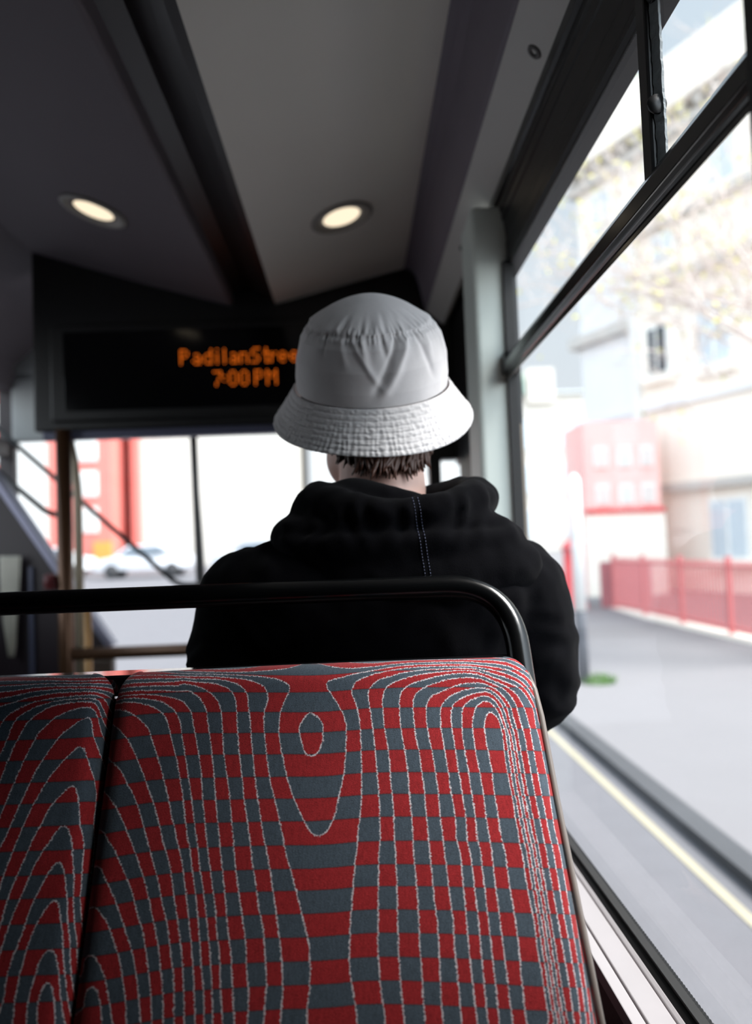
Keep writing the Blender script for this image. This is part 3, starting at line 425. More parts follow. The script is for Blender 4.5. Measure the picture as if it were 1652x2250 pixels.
1,0,-2,-3,-2,-4,-3,-3,-4,-3,-2,1,516,1,3,5,4,4,1,0,0,0,-1,-1,0,2,-1,-2,-3,-3,-3,-4,-3,-4,-3,-2,0,547,1,3,5,5,4,1,0,1,0,-1,-1,0,2,-1,-2,-4,-3,-3,-4,-4,-4,
-3,-2,-1,578,2,3,5,5,4,2,1,0,0,0,-2,1,2,-1,-3,-3,-4,-4,-4,-4,-4,-3,-3,-1,610,2,4,4,6,5,2,1,0,1,-1,-1,0,2,-1,-3,-4,-3,-4,-5,-4,-4,-3,-3,-3,645,2,4,4,6,5,
2,1,0,1,-1,-1,1,1,-1,-3,-4,-4,-4,-5,-4,-4,-4,-3,-3,680,3,3,5,6,4,3,1,0,1,-1,-1,1,1,-1,-4,-3,-4,-5,-5,-4,-4,-4,-4,-4,716,4,3,5,5,5,3,1,0,1,-1,-1,1,1,-1,
-4,-4,-4,-5,-5,-4,-4,-4,-4,-5,])
TAB['L'] = (0.23, 47, 82, [58,-7,-6,-7,-6,-7,-6,-6,-5,-5,-5,-3,-3,-2,0,0,1,2,2,3,2,2,2,1,2,3,3,4,3,3,1,1,1,0,-1,-2,12,-1,-1,-2,-2,-2,-2,-2,-3,-2,-2,63,-6,-7,-6,-7,-6,-6,-6,-6,-5,
-5,-3,-4,-2,0,0,1,2,2,2,3,2,2,2,2,2,3,4,4,3,2,1,1,-1,0,-2,10,-2,-2,-3,-4,-4,-5,-4,-5,-4,-5,67,-7,-6,-7,-6,-7,-6,-6,-6,-5,-5,-5,-3,-3,-1,0,0,2,2,2,3,2,3,
1,2,2,3,4,3,4,2,2,1,0,-1,-1,7,-2,-4,-4,-6,-6,-6,-7,-7,-6,-6,68,-6,-7,-7,-6,-7,-6,-7,-6,-6,-5,-5,-4,-3,-2,-1,0,1,2,2,2,3,2,2,1,2,2,3,4,4,2,2,1,1,-1,-1,6,
-3,-4,-6,-7,-8,-8,-8,-9,-8,-8,68,-7,-7,-7,-7,-6,-7,-7,-6,-7,-5,-6,-5,-4,-2,-2,-1,1,1,1,2,2,2,2,1,1,1,3,4,3,3,2,2,0,0,0,4,-3,-6,-7,-8,-9,-9,-9,-9,-10,-10,
65,-7,-7,-7,-7,-7,-7,-7,-7,-7,-6,-6,-6,-5,-4,-2,-2,0,1,0,1,2,1,1,1,0,0,2,3,3,3,2,2,1,1,0,3,-4,-6,-8,-9,-10,-8,-9,-9,-10,-10,61,-7,-7,-7,-8,-7,-8,-7,-7,
-8,-7,-7,-6,-6,-5,-4,-2,-2,0,0,0,1,0,0,0,-1,-1,1,2,2,2,2,2,1,1,1,2,-3,-7,-8,-10,-8,-6,-8,-8,-9,-11,56,-8,-7,-8,-7,-8,-8,-8,-7,-8,-8,-8,-7,-7,-6,-5,-4,-3,
0,-1,-1,-1,-2,-2,-2,-2,-1,-1,1,0,0,1,1,2,2,2,2,-3,-6,-8,-8,-3,-5,-6,-6,-8,-11,49,-8,-7,-8,-8,-8,-8,-8,-9,-8,-8,-9,-8,-8,-7,-7,-5,-4,-2,-1,-2,-3,-4,-4,-6,
-3,-2,-2,-2,-3,-1,1,0,2,2,1,1,-1,-2,-3,-3,-4,-1,-2,-4,-6,-8,41,-8,-8,-8,-8,-8,-8,-9,-8,-9,-9,-9,-9,-9,-8,-8,-7,-5,-4,-3,-3,-4,-5,-6,-7,-5,-3,-3,-4,-3,-2,
-1,-1,0,-1,-2,0,-2,2,3,1,3,4,2,-1,-4,-7,32,-8,-7,-9,-8,-8,-9,-9,-9,-9,-9,-10,-9,-10,-9,-9,-9,-7,-5,-4,-4,-5,-6,-6,-6,-5,-3,-3,-3,-4,-5,-2,0,-5,-4,0,-1,
-3,-1,6,9,10,8,4,0,-3,-6,24,-8,-8,-9,-8,-9,-8,-9,-9,-10,-9,-10,-10,-10,-10,-10,-10,-9,-8,-4,-4,-5,-6,-6,-6,-7,-6,-6,-9,-10,-8,-4,-6,-3,-3,-1,2,1,7,19,16,
11,7,4,1,-3,-6,15,-8,-8,-8,-8,-9,-9,-9,-9,-10,-9,-10,-10,-10,-11,-10,-11,-10,-9,-5,-4,-6,-7,-7,-10,-11,-9,-10,-11,-8,-7,-4,-4,-3,-1,-2,0,0,9,30,22,13,8,
3,1,-4,-6,8,-8,-8,-9,-8,-9,-9,-9,-9,-9,-10,-10,-10,-10,-10,-11,-10,-10,-9,-8,-5,-7,-10,-11,-10,-11,-9,-9,-10,-7,-5,-3,-2,-3,-2,-3,-3,-1,8,27,29,16,8,3,
0,-4,-7,0,-7,-9,-8,-8,-9,-9,-9,-9,-9,-9,-10,-10,-10,-10,-10,-10,-10,-9,-8,-9,-10,-13,-11,-9,-9,-9,-8,-7,-6,-4,-2,-3,-4,-5,-4,-5,-3,8,30,30,14,8,3,-1,-4,
-7,-6,-8,-8,-8,-9,-8,-9,-9,-9,-9,-9,-9,-10,-9,-10,-10,-9,-10,-9,-9,-11,-13,-13,-11,-10,-8,-8,-6,-6,-5,-4,-4,-4,-5,-6,-5,-5,-2,9,23,27,16,8,4,0,-3,-8,-13,
-7,-8,-9,-8,-8,-9,-8,-9,-9,-9,-9,-9,-9,-10,-9,-9,-9,-10,-10,-12,-13,-13,-11,-10,-9,-7,-6,-5,-5,-5,-5,-5,-5,-6,-6,-3,0,9,18,21,16,9,5,0,-3,-7,-19,-7,-8,
-8,-8,-9,-8,-9,-8,-9,-9,-8,-9,-9,-9,-9,-9,-9,-9,-11,-11,-14,-13,-11,-10,-9,-9,-6,-5,-5,-5,-6,-6,-5,-6,-5,-2,2,10,15,17,13,9,5,1,-3,-6,-24,-8,-8,-8,-8,-8,
-8,-8,-9,-8,-9,-8,-9,-8,-9,-8,-9,-9,-9,-11,-12,-13,-14,-12,-10,-9,-8,-7,-6,-5,-5,-7,-6,-6,-5,-4,-1,4,10,13,14,11,8,4,1,-2,-5,-29,-8,-8,-8,-8,-8,-8,-8,-8,
-9,-8,-8,-8,-9,-8,-8,-9,-8,-9,-11,-12,-14,-15,-12,-10,-8,-7,-8,-6,-6,-6,-7,-6,-6,-6,-4,0,5,10,12,11,10,8,4,1,-2,-5,-34,-8,-8,-7,-8,-8,-8,-8,-8,-9,-8,-8,
-8,-8,-8,-8,-9,-8,-9,-10,-12,-15,-16,-13,-9,-7,-7,-7,-7,-7,-6,-7,-7,-6,-6,-4,-1,4,10,12,11,9,7,4,2,-2,-5,-39,-8,-7,-8,-8,-8,-7,-8,-8,-8,-9,-8,-8,-8,-8,
-8,-8,-9,-9,-10,-12,-15,-16,-12,-9,-7,-7,-7,-7,-7,-7,-7,-7,-6,-5,-4,-2,3,9,11,11,9,7,4,1,-2,-4,-44,-7,-8,-7,-8,-8,-8,-7,-8,-8,-8,-8,-8,-8,-9,-8,-8,-9,-10,
-10,-12,-14,-15,-12,-8,-7,-7,-8,-8,-7,-7,-7,-7,-6,-4,-4,-2,3,7,10,10,9,7,4,1,-1,-4,-48,-8,-7,-7,-8,-8,-7,-8,-8,-8,-8,-8,-8,-8,-8,-9,-9,-9,-9,-11,-12,-14,
-13,-11,-8,-8,-7,-8,-8,-8,-8,-7,-6,-6,-4,-3,-1,3,6,9,9,8,7,4,1,-1,-4,-52,-8,-7,-7,-8,-8,-7,-8,-8,-8,-8,-8,-8,-8,-8,-9,-9,-9,-10,-11,-12,-12,-13,-10,-8,
-8,-8,-9,-8,-8,-8,-7,-7,-5,-4,-3,0,3,6,8,9,7,6,4,2,-1,-3,-57,-7,-7,-7,-8,-7,-8,-8,-7,-8,-8,-8,-8,-8,-9,-9,-9,-9,-10,-11,-11,-12,-11,-11,-8,-9,-8,-9,-9,
-8,-8,-8,-6,-6,-4,-2,0,4,6,7,8,8,6,4,1,-1,-3,-60,-8,-7,-7,-7,-8,-7,-8,-8,-8,-8,-8,-8,-8,-9,-8,-9,-10,-10,-10,-11,-11,-11,-10,-10,-8,-9,-9,-10,-8,-9,-7,
-7,-6,-4,-2,1,4,6,7,8,7,6,4,2,-1,-3,-64,-7,-7,-8,-7,-7,-8,-7,-8,-8,-8,-8,-8,-8,-9,-9,-9,-9,-10,-10,-11,-11,-10,-10,-10,-9,-9,-9,-10,-9,-9,-8,-7,-6,-4,-2,
1,4,6,8,8,8,6,4,2,-1,-3,-68,-7,-7,-7,-7,-8,-7,-8,-7,-8,-8,-8,-8,-9,-8,-9,-9,-10,-9,-10,-10,-11,-10,-11,-9,-10,-9,-10,-9,-10,-9,-8,-7,-6,-4,-3,1,5,7,8,8,
7,7,4,2,-1,-2,-72,-6,-7,-7,-8,-7,-7,-8,-7,-8,-8,-8,-9,-8,-9,-8,-9,-10,-9,-10,-10,-10,-11,-10,-10,-9,-10,-10,-10,-10,-9,-8,-7,-5,-4,-3,1,5,7,8,8,8,6,5,2,
0,-3,-75,-7,-7,-7,-7,-7,-7,-8,-8,-7,-8,-8,-9,-8,-9,-8,-10,-9,-9,-10,-10,-10,-10,-10,-10,-10,-10,-11,-10,-10,-9,-8,-6,-5,-4,-2,1,5,7,8,8,8,6,5,2,0,-2,-79,
-6,-7,-7,-7,-7,-7,-8,-7,-8,-8,-8,-9,-8,-9,-8,-9,-10,-9,-10,-10,-10,-10,-10,-10,-10,-10,-12,-10,-10,-9,-8,-6,-5,-3,-1,2,4,7,8,9,8,6,5,2,0,-2,-82,-6,-7,-7,
-7,-7,-7,-8,-7,-8,-8,-8,-8,-9,-8,-9,-9,-10,-9,-10,-9,-10,-10,-10,-10,-11,-11,-12,-11,-9,-9,-8,-6,-5,-2,-1,3,5,7,9,9,8,6,5,2,0,-2,-85,-7,-6,-7,-7,-7,-7,
-8,-7,-8,-8,-8,-8,-9,-8,-9,-9,-9,-10,-9,-10,-10,-10,-10,-10,-11,-11,-13,-11,-9,-8,-8,-7,-5,-3,1,3,6,8,10,8,8,7,5,2,0,-2,-89,-6,-6,-7,-7,-7,-7,-7,-8,-7,
-8,-8,-9,-8,-9,-9,-9,-9,-9,-10,-10,-10,-10,-10,-10,-11,-12,-12,-11,-9,-8,-8,-7,-6,-3,0,5,8,9,10,9,8,6,5,2,0,-2,-92,-6,-6,-7,-7,-7,-7,-7,-7,-8,-8,-8,-8,
-9,-8,-9,-9,-10,-9,-10,-9,-10,-10,-10,-11,-11,-13,-12,-10,-9,-7,-8,-9,-7,-4,1,5,10,11,10,10,8,6,5,2,0,-2,-95,-6,-6,-7,-7,-6,-7,-8,-7,-7,-8,-8,-9,-8,-9,
-9,-9,-9,-10,-9,-10,-10,-10,-10,-11,-12,-12,-12,-10,-9,-8,-8,-9,-7,-5,-1,6,13,13,11,9,8,6,5,2,0,-2,-98,-6,-7,-6,-6,-7,-7,-7,-7,-8,-8,-8,-8,-8,-9,-9,-9,
-10,-9,-10,-10,-10,-10,-10,-11,-12,-12,-12,-10,-9,-9,-8,-9,-7,-6,-1,5,13,14,12,11,8,7,5,2,0,-2,-102,-5,-7,-6,-6,-7,-7,-7,-7,-7,-8,-8,-8,-9,-8,-9,-10,-9,
-10,-10,-10,-10,-11,-10,-10,-12,-12,-12,-10,-10,-8,-9,-8,-8,-5,-1,5,10,14,14,11,10,8,5,2,0,-2,-105,-6,-6,-6,-6,-6,-7,-7,-7,-8,-7,-8,-8,-9,-8,-10,-9,-10,
-9,-11,-10,-11,-10,-11,-11,-11,-12,-10,-11,-10,-9,-9,-8,-7,-5,0,4,9,14,14,12,11,8,6,2,0,-2,-108,-6,-6,-6,-6,-6,-7,-7,-7,-7,-7,-8,-8,-9,-8,-10,-9,-10,-10,
-10,-11,-10,-12,-11,-11,-11,-11,-10,-10,-11,-10,-10,-8,-6,-4,0,4,10,13,14,13,11,9,6,3,0,-3,-112,-5,-6,-6,-6,-6,-6,-7,-7,-7,-8,-7,-8,-9,-8,-9,-10,-9,-11,
-10,-11,-11,-11,-12,-11,-11,-10,-11,-10,-11,-11,-11,-8,-7,-4,1,6,11,14,14,14,11,9,6,3,0,-3,-115,-6,-5,-6,-6,-6,-6,-7,-6,-7,-8,-7,-8,-8,-9,-9,-9,-10,-10,
-11,-11,-11,-11,-12,-11,-11,-11,-10,-11,-12,-12,-10,-10,-7,-4,1,8,13,15,15,13,12,9,6,3,0,-2,-119,-5,-5,-6,-6,-6,-6,-6,-7,-7,-7,-7,-8,-8,-9,-9,-9,-10,-10,
-10,-11,-12,-11,-12,-12,-11,-11,-10,-12,-12,-12,-11,-9,-8,-5,-1,10,16,17,16,13,12,9,6,4,0,-3,-123,-5,-5,-5,-6,-6,-6,-6,-6,-7,-7,-7,-8,-8,-8,-9,-9,-10,-10,
-10,-11,-12,-12,-12,-12,-11,-11,-11,-12,-13,-13,-10,-9,-7,-6,-1,8,18,19,16,15,12,10,6,3,1,-3,-126,-5,-6,-5,-5,-6,-6,-6,-6,-7,-7,-7,-7,-8,-8,-9,-9,-9,-10,
-10,-11,-12,-12,-12,-13,-12,-11,-12,-12,-13,-12,-10,-9,-8,-5,-2,8,17,20,19,15,13,10,6,4,0,-3,-131,-4,-5,-5,-6,-5,-6,-6,-6,-6,-7,-7,-7,-8,-8,-8,-9,-9,-10,
-10,-11,-12,-12,-12,-13,-13,-12,-13,-12,-13,-12,-10,-8,-8,-6,-1,7,17,21,20,17,13,10,7,3,1,-3,-135,-4,-5,-5,-5,-6,-5,-6,-6,-6,-7,-7,-7,-7,-8,-8,-9,-9,-9,
-10,-11,-11,-12,-13,-13,-14,-14,-13,-12,-12,-12,-10,-9,-9,-5,-1,8,17,22,21,17,14,10,7,4,0,-3,-139,-5,-4,-5,-5,-5,-6,-5,-6,-6,-7,-6,-7,-7,-8,-8,-8,-9,-9,
-10,-11,-11,-12,-13,-13,-15,-15,-14,-12,-12,-11,-10,-10,-9,-7,0,8,18,25,22,17,14,10,7,4,0,-3,-144,-4,-5,-4,-5,-5,-5,-6,-6,-6,-6,-6,-7,-7,-7,-8,-8,-9,-9,
-10,-10,-11,-12,-13,-14,-15,-15,-15,-13,-11,-11,-11,-10,-10,-7,-1,8,20,27,22,18,14,11,7,3,0,-3,-148,-5,-4,-5,-4,-5,-5,-6,-5,-6,-6,-6,-7,-7,-7,-8,-8,-8,
-9,-9,-10,-11,-12,-13,-14,-15,-16,-16,-14,-11,-11,-10,-11,-10,-8,-3,9,21,27,24,19,14,11,7,4,0,-4,-153,-4,-5,-4,-5,-5,-5,-5,-5,-6,-6,-6,-6,-7,-7,-8,-8,-8,
-9,-9,-10,-10,-11,-13,-14,-16,-17,-17,-14,-11,-10,-11,-12,-10,-8,-2,8,22,27,24,19,15,11,8,3,0,-3,-158,-4,-5,-4,-4,-5,-5,-5,-5,-6,-6,-6,-6,-7,-7,-7,-8,-8,
-9,-9,-9,-10,-11,-12,-14,-16,-18,-18,-14,-10,-10,-12,-13,-11,-8,-1,8,22,27,24,19,16,11,8,3,0,-3,-164,-4,-4,-4,-4,-5,-5,-5,-5,-5,-6,-6,-6,-7,-7,-7,-8,-8,
-8,-9,-10,-10,-11,-11,-13,-15,-20,-19,-13,-9,-10,-13,-15,-12,-7,-1,8,23,27,24,19,16,11,8,4,0,-4,-169,-4,-4,-4,-4,-5,-5,-4,-5,-6,-5,-6,-6,-7,-7,-7,-8,-8,
-8,-10,-9,-10,-11,-12,-13,-14,-19,-20,-12,-7,-11,-15,-16,-12,-7,0,8,21,29,23,19,16,12,7,4,0,-4,-175,-4,-4,-4,-4,-4,-5,-4,-5,-6,-5,-6,-6,-6,-7,-7,-8,-8,
-9,-9,-10,-10,-12,-12,-13,-15,-18,-17,-10,-8,-12,-18,-15,-11,-6,0,7,18,27,25,20,16,13,7,4,0,-4,-181,-4,-4,-3,-4,-5,-4,-5,-5,-5,-5,-6,-6,-6,-7,-7,-8,-8,
-8,-10,-10,-11,-11,-13,-14,-15,-15,-15,-10,-9,-13,-18,-15,-10,-5,0,7,16,24,25,21,17,12,8,4,0,-3,-188,-3,-4,-3,-4,-4,-5,-4,-5,-5,-5,-6,-6,-6,-7,-7,-7,-8,
-9,-9,-10,-11,-12,-13,-14,-14,-15,-12,-11,-10,-15,-17,-13,-9,-5,-1,6,16,23,24,21,17,12,9,4,0,-4,-194,-3,-4,-4,-3,-4,-5,-4,-5,-5,-5,-5,-6,-6,-7,-7,-7,-8,
-9,-9,-10,-11,-11,-13,-13,-14,-14,-12,-11,-12,-15,-16,-12,-8,-6,-3,3,18,25,23,21,17,12,8,5,0,-4,-201,-3,-3,-4,-4,-4,-4,-4,-5,-4,-5,-6,-5,-6,-7,-7,-7,-8,
-8,-9,-10,-10,-12,-12,-12,-14,-13,-12,-12,-14,-15,-14,-11,-9,-7,-5,1,18,28,24,21,16,12,8,5,0,-4,-208,-3,-3,-4,-3,-4,-4,-4,-5,-4,-5,-5,-6,-6,-6,-7,-7,-7,
-8,-9,-10,-10,-11,-11,-12,-13,-13,-13,-12,-14,-15,-13,-11,-10,-9,-6,1,16,30,25,21,16,12,8,4,0,-3,-215,-3,-3,-4,-3,-4,-4,-4,-4,-5,-4,-5,-6,-5,-6,-7,-7,-7,
-8,-8,-9,-10,-10,-11,-12,-12,-13,-13,-14,-14,-15,-12,-10,-10,-11,-8,1,16,29,26,21,17,12,8,3,1,-4,-222,-3,-4,-3,-3,-4,-4,-3,-5,-4,-5,-5,-5,-5,-6,-6,-7,-7,
-7,-8,-9,-9,-10,-10,-12,-11,-13,-13,-14,-15,-14,-12,-10,-11,-13,-10,1,16,29,26,22,16,12,8,4,0,-4,-230,-3,-3,-3,-4,-3,-4,-3,-5,-4,-4,-5,-5,-5,-6,-6,-6,-7,
-7,-8,-8,-9,-9,-10,-10,-11,-12,-13,-14,-15,-14,-12,-11,-13,-16,-11,0,18,27,27,22,16,12,8,4,0,-3,-238,-3,-3,-3,-3,-3,-4,-4,-4,-4,-4,-5,-5,-5,-5,-6,-6,-6,
-7,-8,-7,-9,-8,-10,-9,-11,-11,-12,-14,-15,-15,-12,-12,-14,-17,-13,-1,17,29,26,21,17,12,8,4,0,-4,-246,-3,-3,-3,-3,-3,-4,-3,-4,-4,-4,-5,-4,-5,-6,-5,-6,-6,
-7,-7,-7,-8,-8,-9,-9,-10,-11,-11,-13,-15,-16,-12,-12,-15,-19,-13,-1,15,28,26,21,16,12,8,4,0,-4,-255,-2,-3,-3,-3,-3,-3,-4,-4,-4,-4,-4,-4,-5,-5,-6,-5,-6,
-6,-7,-7,-8,-7,-9,-8,-10,-10,-11,-13,-14,-15,-12,-12,-17,-18,-14,-2,13,27,25,20,16,11,8,4,0,-3,-263,-3,-2,-3,-3,-3,-4,-3,-4,-3,-4,-4,-5,-4,-5,-5,-6,-6,
-6,-6,-7,-7,-7,-8,-9,-9,-9,-11,-12,-13,-13,-12,-13,-16,-19,-15,-3,12,24,24,19,15,11,7,4,1,-4,-272,-3,-2,-3,-3,-3,-3,-3,-4,-3,-4,-4,-4,-5,-5,-5,-5,-5,-6,
-6,-7,-6,-8,-7,-8,-9,-9,-10,-11,-11,-12,-12,-12,-16,-19,-16,-4,9,20,23,18,14,11,7,4,0,-3,-281,-3,-2,-3,-3,-2,-3,-4,-3,-4,-3,-4,-4,-5,-4,-5,-5,-5,-6,-6,
-6,-6,-7,-8,-7,-8,-9,-9,-10,-10,-11,-11,-12,-16,-18,-15,-7,7,16,19,17,14,11,7,4,1,-3,-290,-3,-2,-3,-2,-3,-3,-3,-4,-3,-4,-4,-4,-4,-4,-5,-5,-5,-5,-6,-6,-6,
-7,-6,-8,-7,-9,-8,-9,-10,-10,-10,-13,-13,-16,-13,-6,3,11,15,15,13,11,7,4,0,-3,-300,-2,-3,-2,-3,-2,-3,-3,-4,-3,-3,-4,-4,-4,-4,-5,-5,-5,-5,-5,-6,-6,-6,-7,
-7,-7,-8,-8,-9,-9,-9,-10,-11,-13,-12,-10,-6,1,7,11,13,12,9,7,3,1,-3,-309,-3,-2,-3,-2,-3,-3,-3,-3,-3,-3,-4,-4,-4,-4,-4,-5,-4,-5,-6,-5,-6,-6,-7,-6,-7,-8,
-7,-8,-9,-9,-9,-11,-10,-10,-8,-5,0,4,9,10,10,8,6,3,1,-3,-319,-3,-2,-2,-3,-2,-3,-3,-3,-3,-3,-4,-4,-3,-4,-5,-4,-5,-5,-5,-5,-6,-5,-6,-7,-7,-7,-7,-8,-8,-8,
-9,-9,-8,-9,-6,-4,-1,3,6,8,8,7,6,3,0,-2,-329,-3,-2,-2,-2,-3,-3,-2,-3,-4,-3,-3,-4,-3,-4,-4,-5,-4,-5,-5,-5,-5,-6,-6,-6,-6,-7,-7,-7,-7,-8,-8,-8,-7,-7,-6,-3,
-1,2,5,6,7,6,5,2,1,-2,-340,-2,-2,-2,-2,-3,-3,-2,-3,-3,-3,-4,-3,-4,-3,-4,-4,-5,-4,-5,-5,-5,-5,-6,-6,-6,-6,-7,-7,-6,-7,-8,-6,-7,-6,-4,-3,-1,2,3,6,5,5,4,3,
0,-2,-350,-2,-2,-2,-3,-2,-3,-2,-3,-3,-3,-3,-3,-4,-4,-3,-4,-5,-4,-4,-5,-5,-5,-6,-5,-6,-6,-6,-6,-7,-6,-6,-6,-6,-5,-4,-2,-1,1,3,5,5,4,3,3,0,-2,-361,-2,-2,
-2,-2,-2,-3,-2,-3,-3,-3,-3,-3,-3,-4,-4,-4,-4,-4,-4,-5,-4,-5,-5,-6,-5,-6,-5,-6,-6,-6,-5,-6,-4,-5,-3,-2,0,1,2,4,4,4,3,2,0,-1,-371,-2,-2,-2,-2,-3,-2,-3,-2,
-3,-3,-3,-3,-3,-4,-3,-4,-4,-4,-4,-4,-5,-4,-5,-5,-5,-5,-6,-5,-5,-5,-6,-4,-4,-4,-3,-1,-1,1,2,3,4,4,2,2,0,-1,-382,-2,-2,-2,-2,-2,-3,-2,-3,-2,-3,-3,-3,-3,-3,
-4,-3,-4,-4,-4,-4,-4,-5,-4,-5,-5,-4,-5,-5,-5,-5,-4,-4,-4,-3,-2,-2,0,1,2,3,3,3,3,1,0,0,-393,-2,-2,-2,-2,-2,-2,-3,-2,-3,-2,-3,-3,-3,-3,-3,-4,-3,-4,-4,-4,
-4,-4,-4,-5,-4,-4,-5,-4,-5,-4,-4,-4,-3,-3,-2,-1,0,1,2,3,3,2,3,1,0,0,-405,-1,-2,-2,-2,-2,-2,-2,-3,-2,-3,-2,-3,-3,-3,-3,-3,-4,-3,-4,-4,-4,-3,-4,-5,-4,-4,
-4,-4,-4,-4,-3,-3,-3,-3,-1,-1,0,1,2,2,3,2,3,1,0,0,], 12, 28, [-26,0,0,0,0,0,0,1,0,-5,3,4,-26,0,0,0,0,0,0,1,0,-2,8,16,-3,0,0,0,0,0,0,1,0,0,8,13,22,0,0,0,0,0,0,0,0,1,8,15,51,0,0,0,0,0,0,0,1,0,6,12,81,0,0,0,0,0,0,0,0,
0,6,11,111,0,-1,0,0,0,0,0,0,1,5,10,139,0,0,-1,0,0,0,0,0,1,4,10,167,-1,0,0,0,0,0,0,0,0,4,8,193,0,0,0,-1,0,0,0,0,0,4,8,223,-1,0,0,-1,0,0,0,0,0,4,8,252,-1,
0,0,-1,0,0,0,0,0,3,7,279,0,-1,0,0,0,-1,0,0,0,3,6,306,-1,0,0,-1,0,0,0,0,-1,3,5,333,0,-1,0,0,-1,0,0,-1,0,3,4,361,0,-1,0,-1,0,0,-1,0,0,2,4,392,-1,0,-1,0,0,
-1,0,-1,0,2,4,420,0,-1,0,-1,0,-1,0,0,-1,2,3,448,0,-1,-1,0,0,-1,0,-1,0,1,2,478,-1,0,-1,0,-1,-1,0,-1,0,1,1,507,0,-1,-1,0,-1,0,-1,0,-1,0,2,537,-1,-1,0,-1,
-1,0,-1,0,-1,0,1,566,-1,0,-1,0,-1,-1,0,-1,-1,0,0,596,0,-1,-1,0,-1,-1,0,-1,-1,-1,-1,628,-1,-1,0,-1,-1,-1,0,-1,-1,-1,-2,660,-1,0,-1,-1,-1,-1,0,-1,-1,-2,-2,
693,0,-1,-1,-1,-1,-1,-1,-1,-1,-2,-3,727,-1,0,-1,-1,-1,-1,-1,-1,-1,-3,-4,])
# ================================================================ the moquette (woven pattern kept in the cloth's own coordinates)
TH = math.radians(29)
ES = np.array([0, -math.sin(TH), -math.cos(TH)]); NN = np.array([0, -math.cos(TH), math.sin(TH)]); P0 = np.array([0, .85, H(-.155)])
S_TOP, S_BOT, RT = -.043, .46, .035
def SP(u, s, n): return Vector(P0 + np.array([u, 0, 0]) + ES*s + NN*n)
def fabric(a, b, u0, u1, ru0, ru1):
    W = u1-u0; wl = W-ru0-ru1; sl = S_BOT-S_TOP-2*RT
    ca = np.clip(a, 0, wl); ea = np.where(a < 0, a/ru0, np.where(a > wl, (a-wl)/ru1, 0)); ra = np.where(a < 0, ru0, np.where(a > wl, ru1, max(ru0, ru1)))
    cb = np.clip(b, 0, sl); eb = np.where(b < 0, b/RT, np.where(b > sl, (b-sl)/RT, 0))
    u = u0+ru0+ca; s = S_TOP+RT+cb
    k = .03*np.clip(s, -.1, .5)*np.clip((u-u0)/W, 0, 1)
    du = np.sin(ea)*np.cos(eb)*ra; ds = np.sin(eb)*RT; dn = np.cos(ea)*np.cos(eb)
    rm = np.where((ea != 0) & (eb != 0), (ra+RT)/2, np.where(ea != 0, ra, RT))
    n = -rm*(1-dn)
    bul = .006*(1-((u-(u0+u1)/2)/(W/2))**2)
    return P0+np.outer(u+du+k, [1, 0, 0])+np.outer(s+ds, ES)+np.outer(n+bul, NN)
def table(key):
    alo, na, nb, d, ra, rb, e = TAB[key]
    return alo, np.cumsum(np.array(d, float).reshape(nb, na), axis=1)/30, np.cumsum(np.array(e, float).reshape(rb, ra), axis=1)/40
def lookup(t, alo, a, b, da=.005, db=.005):
    a = np.where(a < alo, 2*alo-a, a)              # the weave repeats mirrored
    x = np.clip((a-alo)/da, 0, t.shape[1]-1.001); y = np.clip((b+.05)/db, 0, t.shape[0]-1.001)
    i = x.astype(int); j = y.astype(int); fx = x-i; fy = y-j
    return (t[j, i]*(1-fx)+t[j, i+1]*fx)*(1-fy)+(t[j+1, i]*(1-fx)+t[j+1, i+1]*fx)*fy
def moquette():
    t = NT('moquette'); b = t.bsdf(.9, 0, .15)
    def at(n):
        a = t.n('ShaderNodeAttribute'); a.attribute_name = n; return a.outputs['Fac']
    phi, row, slope = at('phi'), at('row'), at('slope')
    j = t.math('MULTIPLY', t.math('SUBTRACT', t.noise(420, 3), .5), .0024)           # ragged edge, metres
    ph = t.math('ADD', phi, t.math('MULTIPLY', j, slope))
    rw = t.math('ADD', row, t.math('MULTIPLY', t.math('SUBTRACT', t.noise(900, 2), .5), .05))
    par = t.math('FLOORED_MODULO', t.math('ADD', t.math('FLOOR', ph), t.math('FLOOR', rw)), 2.0)
    d = t.math('DIVIDE', t.math('ABSOLUTE', t.math('SUBTRACT', ph, t.math('ROUND', ph))), slope)
    dots = t.noise(760, 2, stretch=(1, 1, 1.4))
    wid = t.math('MULTIPLY_ADD', dots, .0042, -.00168)
    white = t.math('MULTIPLY', t.math('LESS_THAN', d, wid), .95)
    red = lin(165, 43, 47); grey = lin(78, 91, 103)
    pile = t.noise(160, 4, stretch=(3.0, 1, .5)); fine = t.noise(1400, 2)
    col = t.mix(t.math('LESS_THAN', par, .5), grey, red)
    shade = t.math('MULTIPLY_ADD', pile, .5, .5); shade = t.math('ADD', shade, t.math('MULTIPLY', t.math('SUBTRACT', fine, .5), 1.5))
    hsv = t.n('ShaderNodeHueSaturation'); t.l(col, hsv.inputs['Color']); t.l(shade, hsv.inputs['Value'])
    rd = t.math('ABSOLUTE', t.math('SUBTRACT', rw, t.math('ROUND', rw)))
    seam = t.math('MULTIPLY', t.math('LESS_THAN', rd, .035), .35)
    c2 = t.mix(seam, hsv.outputs[0], (0.01, .01, .012, 1))
    c3 = t.mix(white, c2, lin(205, 200, 206))
    t.l(c3, b.inputs['Base Color'])
    b.inputs['Sheen Weight'].default_value = .25; b.inputs['Sheen Roughness'].default_value = .4
    t.bump(b, t.math('ADD', fine, t.math('MULTIPLY', white, 1.2)), .5, .0012)
    return t.m
M['moquette'] = moquette()
